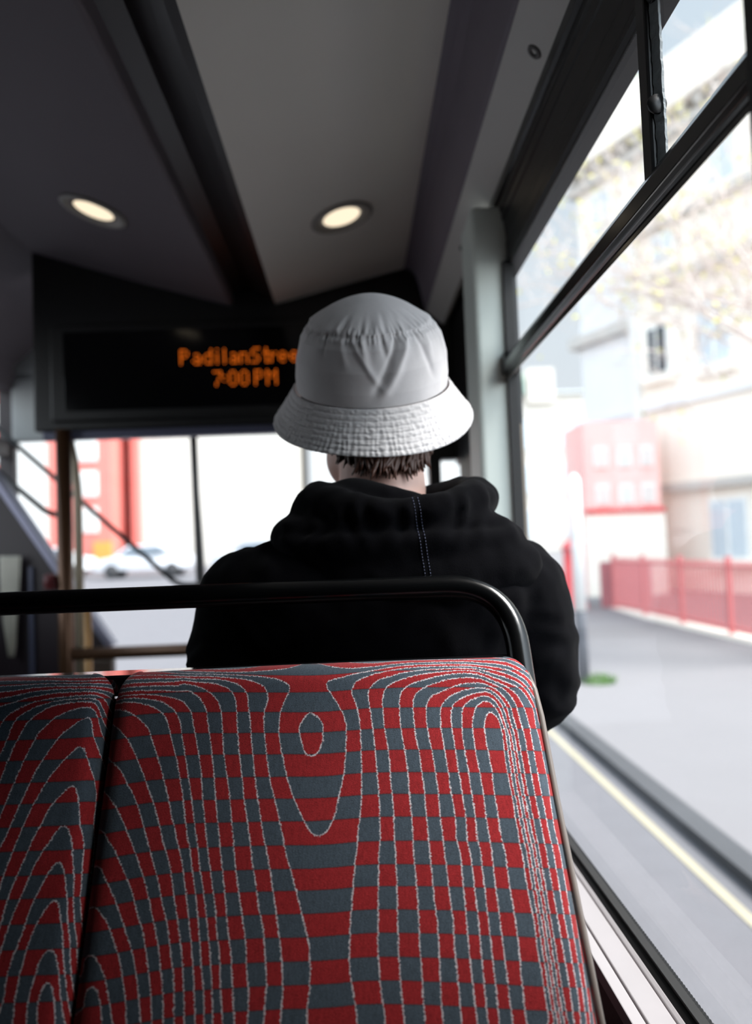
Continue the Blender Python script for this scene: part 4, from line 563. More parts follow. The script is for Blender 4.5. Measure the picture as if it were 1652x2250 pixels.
def cushion(name, key, u0, u1, r0, r1, parent, label=None):
    W = u1-u0; wl = W-r0-r1; sl = S_BOT-S_TOP-2*RT
    A = np.concatenate([np.linspace(-r0*PI/2, 0, 12)[:-1], np.linspace(0, wl, 145), np.linspace(wl, wl+r1*PI/2, 14)[1:]])
    B = np.concatenate([np.linspace(-RT*PI/2, 0, 18)[:-1], np.linspace(0, sl, 150), np.linspace(sl, sl+RT*PI/2, 10)[1:]])
    ga, gb = np.meshgrid(A, B); a, b = ga.ravel(), gb.ravel()
    V = fabric(a, b, u0, u1, r0, r1)
    alo, tp, tr = table(key)
    phi = lookup(tp, alo, a, b); row = lookup(tr, alo, a, b, .020, .015) + np.clip(b-.35, 0, 9)/.0206
    e = .0015
    gx = (lookup(tp, alo, a+e, b)-lookup(tp, alo, a-e, b))/(2*e); gy = (lookup(tp, alo, a, b+e)-lookup(tp, alo, a, b-e))/(2*e)
    sl_ = np.maximum(np.hypot(gx, gy), 12.0)
    na, nb = len(A), len(B)
    fs = [(j*na+i, j*na+i+1, (j+1)*na+i+1, (j+1)*na+i) for j in range(nb-1) for i in range(na-1)]
    me = bpy.data.meshes.new(name); me.from_pydata([tuple(v) for v in V], [], fs); me.update()
    for n_, d_ in (('phi', phi), ('row', row), ('slope', sl_)):
        at = me.attributes.new(n_, 'FLOAT', 'POINT'); at.data.foreach_set('value', d_.astype(np.float32))
    for p in me.polygons: p.use_smooth = True
    o = link(name, me, M['moquette'], parent)
    if label: o['label'] = label
    return o

seat = thing('double_bus_seat', 'double bus seat in red and grey wavy check moquette with a black grab rail', 'seat', (-.27, .6, 0))
cushion('backrest', 'R', -.270, .195, .025, .030, seat)
cushion('backrest', 'L', -.735, -.274, .03, .025, seat)
# shell behind the pads
bm = BM(); ax, ay, az = Vector((1,0,0)), Vector(-ES), Vector(NN)
obox(bm, SP(-.27, .215, -.050), ax, ay, az, .93, .47, .020); obj('seat_shell', bm, M['black'], seat, bevel=.006)
bm = BM(); box(bm, -.735, .182, .888, .934, H(-.156), H(-.1325)); obj('shell_top', bm, M['shelltop'], seat, bevel=.004, seg=3)
bm = BM(); tube(bm, [SP(.188, -.020, -.020), SP(.1935, .0, -.018), SP(.1965, .03, -.018), SP(.199, .12, -.018), SP(.2045, .25, -.018), SP(.211, .44, -.018)], .0038, 10); o = obj('edge_glint', bm, M['glint'], seat, smooth=True); o['label'] = 'pale grey piping painted as a strip down the window side of the backrest'  # separate pale strip standing in for the window's reflection on the rail
# grab rail: over the top and down both sides
un = -.052
pts = [SP(-.748, .50, un), SP(-.738, -.148, un), SP(.191, -.148, un), SP(.190, .03, un), SP(.1945, .22, un), SP(.200, .50, un)]
path = [pts[0]] + arc_path(pts[0:4], .085, 14)[1:] + pts[4:]
bm = BM(); tube(bm, path, .0145, 20); obj('grab_rail', bm, M['blackgloss'], seat, smooth=True)
for x_, s_ in ((.190, .012), (.1934, .165)):
    bm = BM(); tube(bm, [SP(x_, s_, un), SP(x_, s_+.0018, un)], .0149, 20); obj('rail_joint', bm, M['sill'], seat, smooth=True)
# seat cushions (below the frame) and legs
for u0, u1 in ((-.735, -.274), (-.270, .195)):
    bm = BM(); box(bm, u0, u1, .12, .575, .36, .455); obj('seat_cushion', bm, mat('cushion_moquette', (44, 30, 34), .9), seat, bevel=.03, seg=4)
bm = BM(); box(bm, -.735, .2, .12, .66, .33, .36); obj('seat_pan', bm, M['black'], seat, bevel=.008)
for x in (-.62, .08):
    bm = BM(); box(bm, x-.03, x+.03, .2, .56, 0, .33); obj('leg', bm, M['black'], seat, bevel=.01)
# the seat on the other side, back to back, that carries the passenger
rear = thing('facing_seat', 'black-shelled bus seat the hooded passenger sits on', 'seat', (-.27, 1.4, 0))
bm = BM(); box(bm, -.735, .2, 1.11, 1.57, .37, .455); obj('seat_cushion', bm, mat('cushion_moquette_dark', (60, 30, 36), .9), rear, bevel=.03, seg=4)
bm = BM(); plate(bm, [(-.735, 1.02, .46), (-.735, .955, .90), (-.735, .985, .90), (-.735, 1.085, .46)], (.935, 0, 0)); obj('backrest', bm, mat('rear_back_moquette', (60, 30, 36), .9), rear, bevel=.015, seg=3)
bm = BM(); box(bm, -.735, .2, 1.1, 1.57, .33, .37); obj('seat_pan', bm, M['black'], rear, bevel=.008)
for x in (-.62, .08):
    bm = BM(); box(bm, x-.03, x+.03, 1.2, 1.5, 0, .33); obj('leg', bm, M['black'], rear, bevel=.01)
# ================================================================ the passenger
CX = .036
person = thing('person', 'person seen from behind in a pale bucket hat and black hoodie, seated by the window', 'person', (CX, 1.3, .46))
def nz(p, s, o=0): return noise.noise(Vector((p.x*s+o, p.y*s+o*.7, p.z*s-o)))
# --- body, one continuous skin
bm = BM()
hc = Vector((.038, 1.225, H(.205)))                      # skull centre
yaw = Matrix.Rotation(math.radians(14), 3, 'Z')          # turned a little to the left
def hp(x, y, z): return hc + yaw @ Vector((x, y, z))
ball(bm, hc, .076, .096, .112, rot=yaw); ball(bm, hp(0, .028, -.058), .074, .068, .064, rot=yaw)
ball(bm, hp(0, .072, -.098), .026, .024, .022)           # chin
tube(bm, [hp(0, .092, .012), hp(0, .112, -.036)], [.009, .017], 12); ball(bm, hp(0, .112, -.036), .017, sub=2)   # nose
ball(bm, hp(0, .096, -.066), .024, .010, .007); ball(bm, hp(0, .095, -.076), .020, .010, .007)                  # lips
for s in (-1, 1):
    ball(bm, hp(s*.030, .084, .022), .024, .012, .008)   # brows
    ball(bm, hp(s*.046, .062, -.030), .024, .022, .02)   # cheeks
    ball(bm, hp(s*.079, -.008, -.012), .008, .020, .031, rot=yaw); ball(bm, hp(s*.086, -.016, .004), .006, .013, .02, rot=yaw)  # ears
limb(bm, [(.046, 1.205, H(.165)), (.045, 1.185, H(.085)), (CX, 1.165, H(.02))], [.064, .069, .072])              # neck
limb(bm, [(CX-.10, 1.12, H(-.05)), (CX+.10, 1.12, H(-.05))], [.09, .09])
limb(bm, [(CX-.06, 1.16, H(-.22)), (CX+.06, 1.16, H(-.22))], [.115, .115])
limb(bm, [(CX-.05, 1.24, H(-.42)), (CX+.05, 1.24, H(-.42))], [.115, .115])
limb(bm, [(CX-.08, 1.33, .565), (CX+.08, 1.33, .565)], [.10, .10])
ball(bm, (CX, 1.14, H(-.13)), .15, .11, .16); ball(bm, (CX, 1.2, H(-.33)), .15, .11, .16); ball(bm, (CX, 1.28, .62), .155, .12, .12)
ARM = {}
for s in (-1, 1):
    sh = Vector((CX+s*.200, 1.10, H(-.055))); el = Vector((CX+s*.205, 1.12, H(-.232))); wr = Vector((CX+s*.105, 1.355, H(-.37)))
    ARM[s] = (sh, el, wr)
    limb(bm, [sh, el, wr], [.050, .036, .025])
    limb(bm, [Vector((CX+s*.10, 1.34, .565)), Vector((CX+s*.115, 1.74, .56)), Vector((CX+s*.11, 1.70, .12))], [.088, .058, .040])   # leg
    limb(bm, [Vector((CX+s*.11, 1.70, .075)), Vector((CX+s*.125, 1.86, .05))], [.038, .03])
    # hand: palm, four unequal curled fingers, thumb from the side of the palm
    d = (wr-el).normalized(); side = Vector((-s, 0, 0)); side = (side-d*side.dot(d)).normalized(); dn = Vector((0, 0, -1)); dn = (dn-d*dn.dot(d)).normalized()
    pc = wr+d*.05
    for k in range(4):
        limb(bm, [wr+side*(k-1.5)*.009, wr+d*.085+side*(k-1.5)*.019], [.015, .0115])
        L = (.066, .076, .072, .056)[k]; b0 = wr+d*.088+side*(1.5-k)*.019
        limb(bm, [b0, b0+d*L*.5+dn*.008, b0+d*L*.8+dn*.028, b0+d*L*.86+dn*.046], [.0095, .0088, .008, .007])
    limb(bm, [wr+d*.022+side*.022, wr+d*.055+side*.046+dn*.006, wr+d*.085+side*.054+dn*.016], [.0125, .0105, .0085])
fuse('body', bm, .0045, 4, M['skin'], person)
for s in (-1, 1):
    bm = BM(); ball(bm, hp(s*.030, .081, .008), .0115, sub=3); obj('eye', bm, M['eye'], person, smooth=True)
# --- hoodie: torso and sleeves
bm = BM()
limb(bm, [(CX-.125, 1.095, H(-.070)), (CX+.125, 1.095, H(-.070))], [.098, .098])
ball(bm, (CX, 1.10, H(-.10)), .205, .115, .13); ball(bm, (CX, 1.13, H(-.22)), .205, .125, .19); ball(bm, (CX, 1.225, H(-.38)), .20, .125, .17); ball(bm, (CX, 1.275, .60), .20, .135, .10)
ball(bm, (CX-.01, 1.11, H(-.015)), .145, .09, .05)
limb(bm, [(CX-.10, 1.10, H(-.035)), (CX-.185, 1.10, H(-.070))], [.055, .064]); limb(bm, [(CX+.10, 1.10, H(-.035)), (CX+.185, 1.10, H(-.072))], [.055, .064])
for s in (-1, 1):
    sh, el, wr = ARM[s]
    el2 = el+Vector((s*.012, -.01, .02))
    limb(bm, [sh+Vector((-s*.012, 0, -.008)), sh.lerp(el2, .5)+Vector((s*.006, 0, 0)), el2, el2.lerp(wr, .5), wr-(wr-el)*.05], [.074, .064, .056, .052, .042])
    ball(bm, sh.lerp(el2, .55)+Vector((s*.004, .012, 0)), .060, .078, .10)
def hood_fold(c, n):
    a = .0035*nz(c, 16) + .0022*nz(c, 38, 3)
    r = max(0, 1-abs(c.z-H(-.19))/.13)*min(1, max(0, (abs(c.x-CX)-.16)/.05))        # gathers at the elbows
    return a + r*.0025*math.sin(c.z*150+nz(c, 14, 9)*6+c.y*40)
fuse('hoodie', bm, .006, 6, M['hoodie'], person, hood_fold)
# --- hood lying behind the neck
bm = BM()
ring = []
for k in range(40):
    a = 2*PI*k/40; c, s_ = math.cos(a), math.sin(a)
    back = max(0, -s_)
    z = .052 + .016*abs(c)**1.5 - .012*back + .012*max(0, s_)
    ring.append(Vector((CX+.028+.112*c, 1.115+.098*s_, H(z))))
for k in range(40):
    a = 2*PI*k/40; r = .026+.007*abs(math.cos(a))**2
    ball(bm, ring[k], r, sub=2); limb(bm, [ring[k], ring[(k+1) % 40]], [r, r])
# rolled lumps at both sides, inner collar against the neck, and the bag
ball(bm, (CX-.090, 1.085, H(.050)), .034, .04, .042); ball(bm, (CX+.128, 1.09, H(.056)), .034, .045, .034); ball(bm, (CX+.112, 1.08, H(.054)), .030, .04, .030)
limb(bm, [(CX-.065, 1.11, H(.068)), (CX-.035, 1.085, H(.070)), (CX+.01, 1.075, H(.062)), (CX+.06, 1.075, H(.048)), (CX+.10, 1.09, H(.040))], [.030, .030, .028, .024, .024])
ball(bm, (CX+.030, 1.055, H(.005)), .172, .070, .058); ball(bm, (CX+.040, 1.045, H(-.04)), .160, .060, .065); ball(bm, (CX+.075, 1.05, H(-.03)), .145, .058, .07)
ball(bm, (CX-.105, 1.07, H(.014)), .048, .052, .040)
def hood2(c, n):
    d = .0035*nz(c, 22, 5)+.002*nz(c, 50, 8)
    band = math.exp(-((c.z-H(.028))/.010)**2)*max(0, -n.y)
    g = math.exp(-((c.z-H(.045))/.03)**2)*max(0, -n.y)
    return d - band*.007 + g*.0035*math.sin(c.x*190+nz(c, 20)*4)
hood = fuse('hood', bm, .0055, 4, M['hoodie'], person, hood2)
hood_me = hood.data
from mathutils.bvhtree import BVHTree
bv = BVHTree.FromPolygons([v.co.copy() for v in hood_me.vertices], [tuple(p.vertices) for p in hood_me.polygons])
bm = BM()
for off in (-.0035, .0035):
    z0, z1 = .065, -.055; p_ = []
    for k in range(60):
        t = k/59; z = H(z0+(z1-z0)*t); x = CX+.045+.012*t+off
        h = bv.ray_cast(Vector((x, .8, z)), Vector((0, 1, 0)))
        if h[0] is not None: p_.append(h[0]+Vector((0, -.0006, 0)))
    for k in range(0, len(p_)-1, 2):
        if (p_[k+1]-p_[k]).length < .02: tube(bm, [p_[k], p_[k+1]], .0008, 5)
obj('stitching', bm, M['stitch'], hood)
# --- trousers, shoes
bm = BM()
ball(bm, (CX, 1.33, .60), .185, .14, .115)
for s in (-1, 1):
    limb(bm, [Vector((CX+s*.10, 1.36, .585)), Vector((CX+s*.115, 1.74, .565)), Vector((CX+s*.11, 1.70, .15))], [.104, .076, .058])
fuse('trousers', bm, .008, 5, M['trousers'], person, lambda c, n: .004*nz(c, 14, 2))
for s in (-1, 1):
    bm = BM(); x = CX+s*.112
    limb(bm, [(x, 1.67, .075), (x+s*.004, 1.76, .07), (x+s*.012, 1.90, .05)], [.050, .052, .045]); ball(bm, (x, 1.70, .12), .05, .055, .04)
    sh_ = fuse('shoe', bm, .006, 4, M['shoe'], person)
    bm = BM(); box(bm, x-.046, x+.052, 1.625, 1.945, .001, .03); obj('sole', bm, M['sole'], sh_, bevel=.012, seg=3)
# --- hair: a cap close to the skull and locks down the nape
bm = BM()
for k in range(330):
    az = math.radians(random.uniform(-158, 16)); zz = random.uniform(-.045, .03)
    back = max(0, -math.sin(az)); right = max(0, math.cos(az))
    bot = -.016 - .094*max(0, math.cos(az+1.25))**.9 + .018*random.random()
    da = random.uniform(-.30, .12); curl = random.uniform(-.002, .014); wob = random.uniform(0, 6.28); pts = []
    for i in range(9):
        t = i/8; z = zz+(bot-zz)*t; a = az+da*t*t+.05*math.sin(wob+t*7)*t
        q = max(.60, 1-((z+.01)/.128)**2)**.5
        x = float(np.interp(z, [-.12, -.08, -.04, 0, .05], [.075, .077, .081, .083, .078]))*math.cos(a)
        y = (float(np.interp(z, [-.12, -.08, -.04, 0, .05], [.121, .113, .108, .106, .098])) if math.sin(a) < 0 else .096*q)*math.sin(a)
        out = .002+curl*t**3; l = math.hypot(x, y); pts.append(hc+Vector((x*(1+out/l), y*(1+out/l), z)))
    r = random.uniform(.0042, .0078)
    tube(bm, pts, [r*.6, r*.9, r, r, r, r*.95, r*.8, r*.5, .0006], 7)
ball(bm, hc+Vector((0, -.010, .012)), .0785, .093, .10)
ball(bm, hc+Vector((.010, -.040, -.050)), .064, .066, .048)
obj('hair', bm, M['hair'], person, smooth=True)
# --- bucket hat
TILT = math.radians(28)
hm = Matrix.Translation((CX, 1.22, H(.262))) @ Matrix.Rotation(math.radians(-1), 4, 'Y') @ Matrix.Rotation(TILT, 4, 'X')
AX, AY = .1195, .130
def hatmat():
    t = NT('washed_cotton_hat'); b = t.bsdf(.85, 0, .2)
    u = t.n('ShaderNodeAttribute'); u.attribute_name = 'brim'; v = t.n('ShaderNodeAttribute'); v.attribute_name = 'ang'
    n1 = t.noise(26, 5); c = t.mix(n1, lin(206, 202, 202), lin(228, 224, 224)); t.l(c, b.inputs['Base Color'])
    weave = t.noise(1500, 2); h = t.math('ADD', t.math('MULTIPLY', weave, .25), t.math('MULTIPLY', t.noise(70, 5), .9))
    t.bump(b, h, .35, .0012); b.inputs['Sheen Weight'].default_value = .1
    return t.m
M['hat'] = hatmat()
NTH = 512
prof = []       # (r fraction, z, kind)
for k in range(61):
    t = k/60; prof.append((np.interp(t, [0, .2, .5, .8, 1], [1, 1.006, .985, .91, .79]), .100*t, 'c', t))
for k in range(1, 31):
    t = k/30; prof.append((.79*(1-t)+.0001, .100+.040*(1-(1-t)**1.9)*1.0, 'd', t))
def hat_pt(r, z, a, kind, t):
    r0, z0 = r, z
    x, y = AX*r*math.cos(a), AY*r*math.sin(a)
    q = Vector((x*9, y*9, z*9))
    d = 0
    if kind == 'c':
        w = math.exp(-((t-1)/.28)**2)
        d += w*.0028*noise.noise(Vector((math.cos(a)*7, math.sin(a)*7, t*1.5)))
        d += .0035*noise.noise(q*1.0+Vector((3, 1, 4)))*t + .0012*noise.noise(q*2.6+Vector((1, 8, 2)))
        for (a0, sl, wd, dep, t0, t1) in FOLDS:
            aa = a-(a0+sl*(1-t)); aa = (aa+PI) % (2*PI)-PI
            if t > t0: s0 = min(1, (t-t0)/.38); d += dep*math.exp(-(aa/(wd*(.75+.5*(1-t))))**2)*s0*s0*(3-2*s0)*min(1, (t1-t)/.1+.3)
        d += -.0022*math.exp(-((t-.965)/.022)**2) + .0010*math.exp(-((t-.92)/.03)**2) + .0009*math.exp(-((t-.95)/.06)**2)*math.sin(a*80+4*noise.noise(Vector((math.cos(a)*9, math.sin(a)*9, 1))))
    if kind == 'd':
        d += .0035*noise.noise(q*.9+Vector((7, 2, 0)))*(1-t*.5) + .0030*math.exp(-(t/.22)**2)*noise.noise(Vector((math.cos(a)*9, math.sin(a)*9, 3+t*2))) + .0007*math.exp(-(t/.06)**2)*math.sin(a*70+3*noise.noise(Vector((math.cos(a)*9, math.sin(a)*9, 1))))
    l = math.hypot(x, y) or 1
    return Vector((x+x/l*d, y+y/l*d, z+(d*.8 if kind == 'd' else 0)))
# folds: angle, slant, width, depth, from, to   (-90 deg is the back of the head)
R_ = math.radians
FOLDS = [(R_(-60), -.50, .065, .0048, .02, 1), (R_(-69), -.46, .05, -.0052, .08, 1), (R_(-52), .25, .05, -.003, .2, 1), (R_(-108), .55, .05, .0026, .1, 1), (R_(-20), .1, .06, .003, .3, 1), (R_(-118), .30, .07, .0032, .45, 1), (R_(-132), .1, .05, -.003, .55, 1),
         (R_(-40), -.10, .07, .003, .5, 1), (R_(-84), .20, .05, -.003, .5, 1), (R_(-100), .25, .05, .0035, .5, 1)]
def hat_mesh(name, rows, fn, parent, cap=False, thick=.0022, attr=None):
    bm = BM(); lay = {}
    rings = []
    for row in rows:
        rings.append([bm.verts.new(hm @ fn(row, 2*PI*k/NTH)) for k in range(NTH)])
    for i in range(len(rings)-1):
        for k in range(NTH): bm.faces.new((rings[i][k], rings[i][(k+1) % NTH], rings[i+1][(k+1) % NTH], rings[i+1][k]))
    if cap: bm.faces.new(rings[-1])
    o = obj(name, bm, M['hat'], parent, smooth=True)
    s = o.modifiers.new('s', 'SOLIDIFY'); s.thickness = thick; s.offset = -1
    return o
hat = hat_mesh('bucket_hat', prof, lambda w, a: hat_pt(w[0], w[1], a, w[2], w[3]), person, cap=True)
BR = [k/56 for k in range(57)]
def brim_pt(t, a):
    back = max(0, -math.sin(a)); L = 1+.16*back
    r = .004+.036*L*t; z = -.058*L*t*(1-.12*t) + .001
    # rows of stitching press the cloth in; between them the cloth puckers
    st = .0011*abs(math.sin(PI*t*8.0))**.6
    ph = a*115+noise.noise(Vector((math.cos(a)*12, math.sin(a)*12, t*2)))*5
    puck = .0010*math.sin(ph)*(.15+.85*t**1.5)*(.7+.6*noise.noise(Vector((math.cos(a)*5, math.sin(a)*5, 1+t*6)))) + .0009*noise.noise(Vector((math.cos(a)*22, math.sin(a)*22, t*20)))
    wav = .0025*math.sin(a*3+1)*t
    d = st+puck
    x, y = math.cos(a), math.sin(a)
    R = Vector((AX*x, AY*y, 0)); n = Vector((x*.82, y*.82, .57))
    return R + Vector((x*r, y*r, z+wav)) + n*d
hat_mesh('brim', BR, brim_pt, hat, thick=.003)
# ================================================================ bus interior
GX = .37                      # side window plane
def ratio_pt(r, h): return (r*h, H(h))
bm = BM(); box(bm, -1.75, .42, -1.5, 3.75, -.12, 0); struct('floor', bm, M['floor'], 'dark vinyl floor of the bus', 'floor')
# right side: lower panel, sill, pillar, panel ahead, header
bm = BM(); box(bm, .292, .373, -1.5, 2.78, 0, H(-.546)); struct('wall_right', bm, M['maroon_wall'], 'dark maroon side panel under the window', 'wall')
bm = BM(); prism(bm, [(.290, H(-.560)), (.306, H(-.560)), (.306, H(-.541)), (.290, H(-.541))], -1.5, 1.70)
prism(bm, [(.3085, H(-.560)), (.338, H(-.560)), (.338, H(-.539)), (.3085, H(-.541))], -1.5, 1.70)
prism(bm, [(.3395, H(-.560)), (.346, H(-.560)), (.346, H(-.536)), (.3395, H(-.539))], -1.5, 1.70)
struct('trim_1', bm, M['sill'], 'pale aluminium window sill of three strips', 'sill', bevel=.0015)
bm = BM(); box(bm, .292, .42, -1.5, .53, H(-.546), H(.80)); box(bm, .3625, .42, .53, .64, H(-.546), H(.80)); struct('wall_right_light_block', bm, M['black'], 'unseen wall behind the side window, drawn forward to block light', 'wall')  # brought forward out of view to keep daylight off the left seat
w1 = thing('window_1', 'large side window with a black transom bar and sliding top panes', 'window', (GX, .5, H(0)), kind='structure')
bm = BM(); box(bm, GX-.002, GX+.003, .60, 1.70, H(-.55), H(.64)); obj('pane', bm, M['glass'], w1)
def toothed(x0, z0, dx, dz, y0, y1, pitch, tooth, body):
    """rubber strip whose free edge is a row of small teeth; (dx, dz) points across the strip to the toothed edge"""
    bm = BM(); L = math.hypot(dx, dz); ux, uz = dx/L, dz/L
    plate(bm, [(x0, y0, z0), (x0+ux*body, y0, z0+uz*body), (x0+ux*body-uz*.006, y0, z0+uz*body+ux*.006), (x0-uz*.012, y0, z0+ux*.012)], (0, y1-y0, 0))
    n = int((y1-y0)/pitch)
    for k in range(n):
        y = y0+(k+.5)*pitch
        a = Vector((x0+ux*body*.9, y, z0+uz*body*.9)); p = Vector((-uz, 0, ux))
        v = [bm.verts.new(a+Vector((0, -pitch*.42, 0))), bm.verts.new(a+Vector((0, pitch*.42, 0))), bm.verts.new(a+p*.004+Vector((0, pitch*.42, 0))), bm.verts.new(a+p*.004+Vector((0, -pitch*.42, 0)))]
        e = Vector((ux, 0, uz))*(tooth+body*.1)
        w = [bm.verts.new(a+e+Vector((0, -pitch*.16, 0))), bm.verts.new(a+e+Vector((0, pitch*.16, 0))), bm.verts.new(a+e+p*.003+Vector((0, pitch*.16, 0))), bm.verts.new(a+e+p*.003+Vector((0, -pitch*.16, 0)))]
        bm.faces.new(v); bm.faces.new(w[::-1])
        for i in range(4): bm.faces.new((v[i], w[i], w[(i+1) % 4], v[(i+1) % 4]))
    return bm
obj('gasket', toothed(.358, H(-.538), .010, .0035, .61, 1.69, .0068, .0045, .011), M['rubber'], w1)
bm = BM(); prism(bm, [(.347, H(-.56)), (.3685, H(-.56)), (.3685, H(-.5365)), (.362, H(-.534)), (.352, H(-.536)), (.347, H(-.541))], .60, 1.7); obj('gasket', bm, M['rubber'], w1)
obj('gasket', toothed(.362, H(.632), .006, -.009, .61, 1.69, .0055, .0028, .010), M['rubber'], w1)
bm = BM(); prism(bm, [(.376, H(.4365)), (.362, H(.4275)), (.352, H(.412)), (.349, H(.402)), (.3405, H(.398)), (.3400, H(.378)), (.347, H(.374)), (.3495, H(.368)), (.345, H(.362)), (.3440, H(.3545)), (.354, H(.364)), (.376, H(.386))], .60, 1.70)
obj('transom', bm, M['blackgloss'], w1, bevel=.0015)
bm = BM(); box(bm, .340, .376, 1.655, 1.703, H(.372), H(.424)); obj('transom_end', bm, M['header'], w1, bevel=.008, seg=3)
bm = BM(); box(bm, .3605, .378, .868, .896, H(.415), H(.66)); obj('divider', bm, M['black'], w1, bevel=.003)
bm = BM(); bmesh.ops.create_grid(bm, x_segments=2, y_segments=60, size=.5)
for v in bm.verts: v.co = Vector((.366+.006*(v.co.x+.5)+.0012*noise.noise(Vector((v.co.x*3, v.co.y*26, 0))), .8665+.0014*noise.noise(Vector((v.co.x*4, v.co.y*40, 5)))-.011*(v.co.x+.5), H(.52)+v.co.y*.24))
o = obj('sealing_strip', bm, mat('pale_sealant', (112, 118, 120), .8, var=.35, vscale=120, bump=.6, bscale=150, bdist=.002), w1); so = o.modifiers.new('s', 'SOLIDIFY'); so.thickness = .004
bm = BM(); lathe(bm, [(.001, 0), (.011, 0), (.012, .003), (.008, .006), (.001, .006)], (.3665, .858, H(.50)), 'Y', 20); obj('catch', bm, M['black'], w1, smooth=True)
bm = BM()
prism(bm, [(.345, H(.80)), (.3445, H(.772)), (.352, H(.768)), (.3515, H(.750)), (.3545, H(.745)), (.357, H(.728)), (.3595, H(.724)), (.3645, H(.682)), (.3625, H(.676)), (.3655, H(.650)), (.364, H(.645)), (.367, H(.622)), (.40, H(.622)), (.40, H(.80))], -1.5, 1.78)
struct('trim_2', bm, M['header'], 'black grooved header rail over the side window', 'window header', bevel=.0012)
bm = BM(); box(bm, .286, .374, 1.70, 1.86, 0, H(.762)); struct('wall_right_pillar', bm, M['pillar'], 'pale grey window pillar ahead of the passenger', 'pillar', bevel=.012, seg=3)
bm = BM(); prism(bm, [(.352, H(-.54)), (.374, H(-.54)), (.374, H(.63)), (.352, H(.63))], 1.688, 1.7005); obj('gasket', bm, M['rubber'], w1)
bm = BM(); box(bm, .376, .42, 1.86, 2.78, H(.29), H(1.1)); struct('wall_right_front', bm, M['black'], 'black upper side panel beyond the pillar', 'wall')
bm = BM(); box(bm, .378, .42, 1.86, 2.70, 0, H(.29)); struct('wall_right_front_lower', bm, M['brownpanel'], 'brownish lower side panel beyond the pillar', 'wall')
# ceiling
CY0, CY1 = -1.5, 2.74
bm = BM(); prism(bm, [(-.254, H(.886)), (-.10, H(.925)), (.10, H(.976)), (.19, H(.998)), (.212, H(1.004)), (.212, H(1.16)), (-.254, H(1.16))], CY0, CY1)
struct('ceiling', bm, M['ceil'], 'warm grey ceiling panel over the seats by the window', 'ceiling')
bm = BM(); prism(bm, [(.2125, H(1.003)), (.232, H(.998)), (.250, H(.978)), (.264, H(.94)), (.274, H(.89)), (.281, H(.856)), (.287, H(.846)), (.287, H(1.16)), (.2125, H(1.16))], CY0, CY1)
struct('trim_5', bm, M['cove'], 'curved cove, shade put into its colour, between the ceiling panel and the pale screwed strip', 'cove')
bm = BM(); prism(bm, [(.2872, H(.8435)), (.291, H(.841)), (.345, H(.795)), (.36, H(.80)), (.36, H(1.16)), (.2872, H(1.16))], CY0, CY1)
ceil = struct('trim_6', bm, M['strip'], 'pale grey strip with screws between the shaded cove and the window header', 'strip')
for p in ceil.data.polygons: p.use_smooth = False
for Y in (1.235, 2.08):
    c = Vector((.3265, Y, H(.8115))); n = Vector((-.047, 0, -.053)).normalized(); u = Vector((0, 1, 0)); w = n.cross(u)
    bm = BM(); rings = []
    for r, t in ((.0001, .0005), (.006, .0005), (.0065, .003), (.0125, .003), (.0135, .0015), (.0145, -.002)):
        rings.append([bm.verts.new(c+(u*math.cos(2*PI*k/24)+w*math.sin(2*PI*k/24))*r+n*t) for k in range(24)])
    for i in range(5):
        for k in range(24): bm.faces.new((rings[i][k], rings[i][(k+1) % 24], rings[i+1][(k+1) % 24], rings[i+1][k]))
    obj('screw', bm, mat('dark_screw', (70, 68, 66), .4, metal=.5), ceil, smooth=False)
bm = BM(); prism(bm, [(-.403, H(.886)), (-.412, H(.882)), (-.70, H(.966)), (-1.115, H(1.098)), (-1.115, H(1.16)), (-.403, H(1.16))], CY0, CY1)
struct('ceiling_left', bm, M['ceil_left_shade'], 'ceiling panel on the aisle side, shade put into its colour', 'ceiling', bevel=.008, seg=3)
bm = BM(); prism(bm, [(-.405, H(.93)), (-.36, H(.945)), (-.318, H(.925)), (-.311, H(.921)), (-.306, H(.918)), (-.280, H(.905)), (-.2535, H(.898)), (-.2535, H(1.16)), (-.405, H(1.16))], CY0, CY1)
struct('trim_3', bm, M['maroon'], 'dark maroon recessed channel between the two ceiling panels', 'ceiling channel')
bm = BM(); prism(bm, [(-1.117, H(1.105)), (-1.35, H(1.05)), (-1.52, H(.90)), (-1.55, H(.79)), (-1.62, H(.79)), (-1.62, H(1.16)), (-1.117, H(1.16))], CY0, 3.62)
struct('ceiling_far_left', bm, M['ceil_left_shade'], 'curved panel from the ceiling down to the far side windows', 'ceiling', bevel=.004)
bm = BM(); box(bm, -1.62, .42, CY0, 3.62, H(1.16), H(1.24)); struct('ceiling_roof', bm, M['black'], 'roof above the ceiling panels', 'roof')
# far left side and the back of the bus
bm = BM(); box(bm, -1.62, -1.55, -1.5, 1.0, 0, H(.79)); struct('wall_left', bm, M['partition'], 'dark far side of the bus', 'wall')
bm = BM(); box(bm, -1.62, -1.55, 1.0, 3.62, 0, H(-.1)); box(bm, -1.62, -1.55, 3.58, 3.62, H(-.1), H(.80)); box(bm, -1.60, -1.56, 1.0, 3.6, H(.48), H(.55)); struct('wall_left_front', bm, M['partition'], 'dark panel below the far front side window', 'wall')
w3 = thing('window_3_fill', 'far side window at the left edge, extended out of view for fill light', 'window', (-1.58, 3, H(.3)), kind='structure')  # only its front end is seen; the rest added as fill for the hat
bm = BM(); box(bm, -1.59, -1.585, 1.0, 3.58, H(-.1), H(.80)); obj('pane', bm, M['glass'], w3)
bm = BM(); box(bm, -1.62, .42, -1.58, -1.5, 0, H(1.24)); struct('wall_rear', bm, M['black'], 'dark rear bulkhead behind the camera', 'wall')
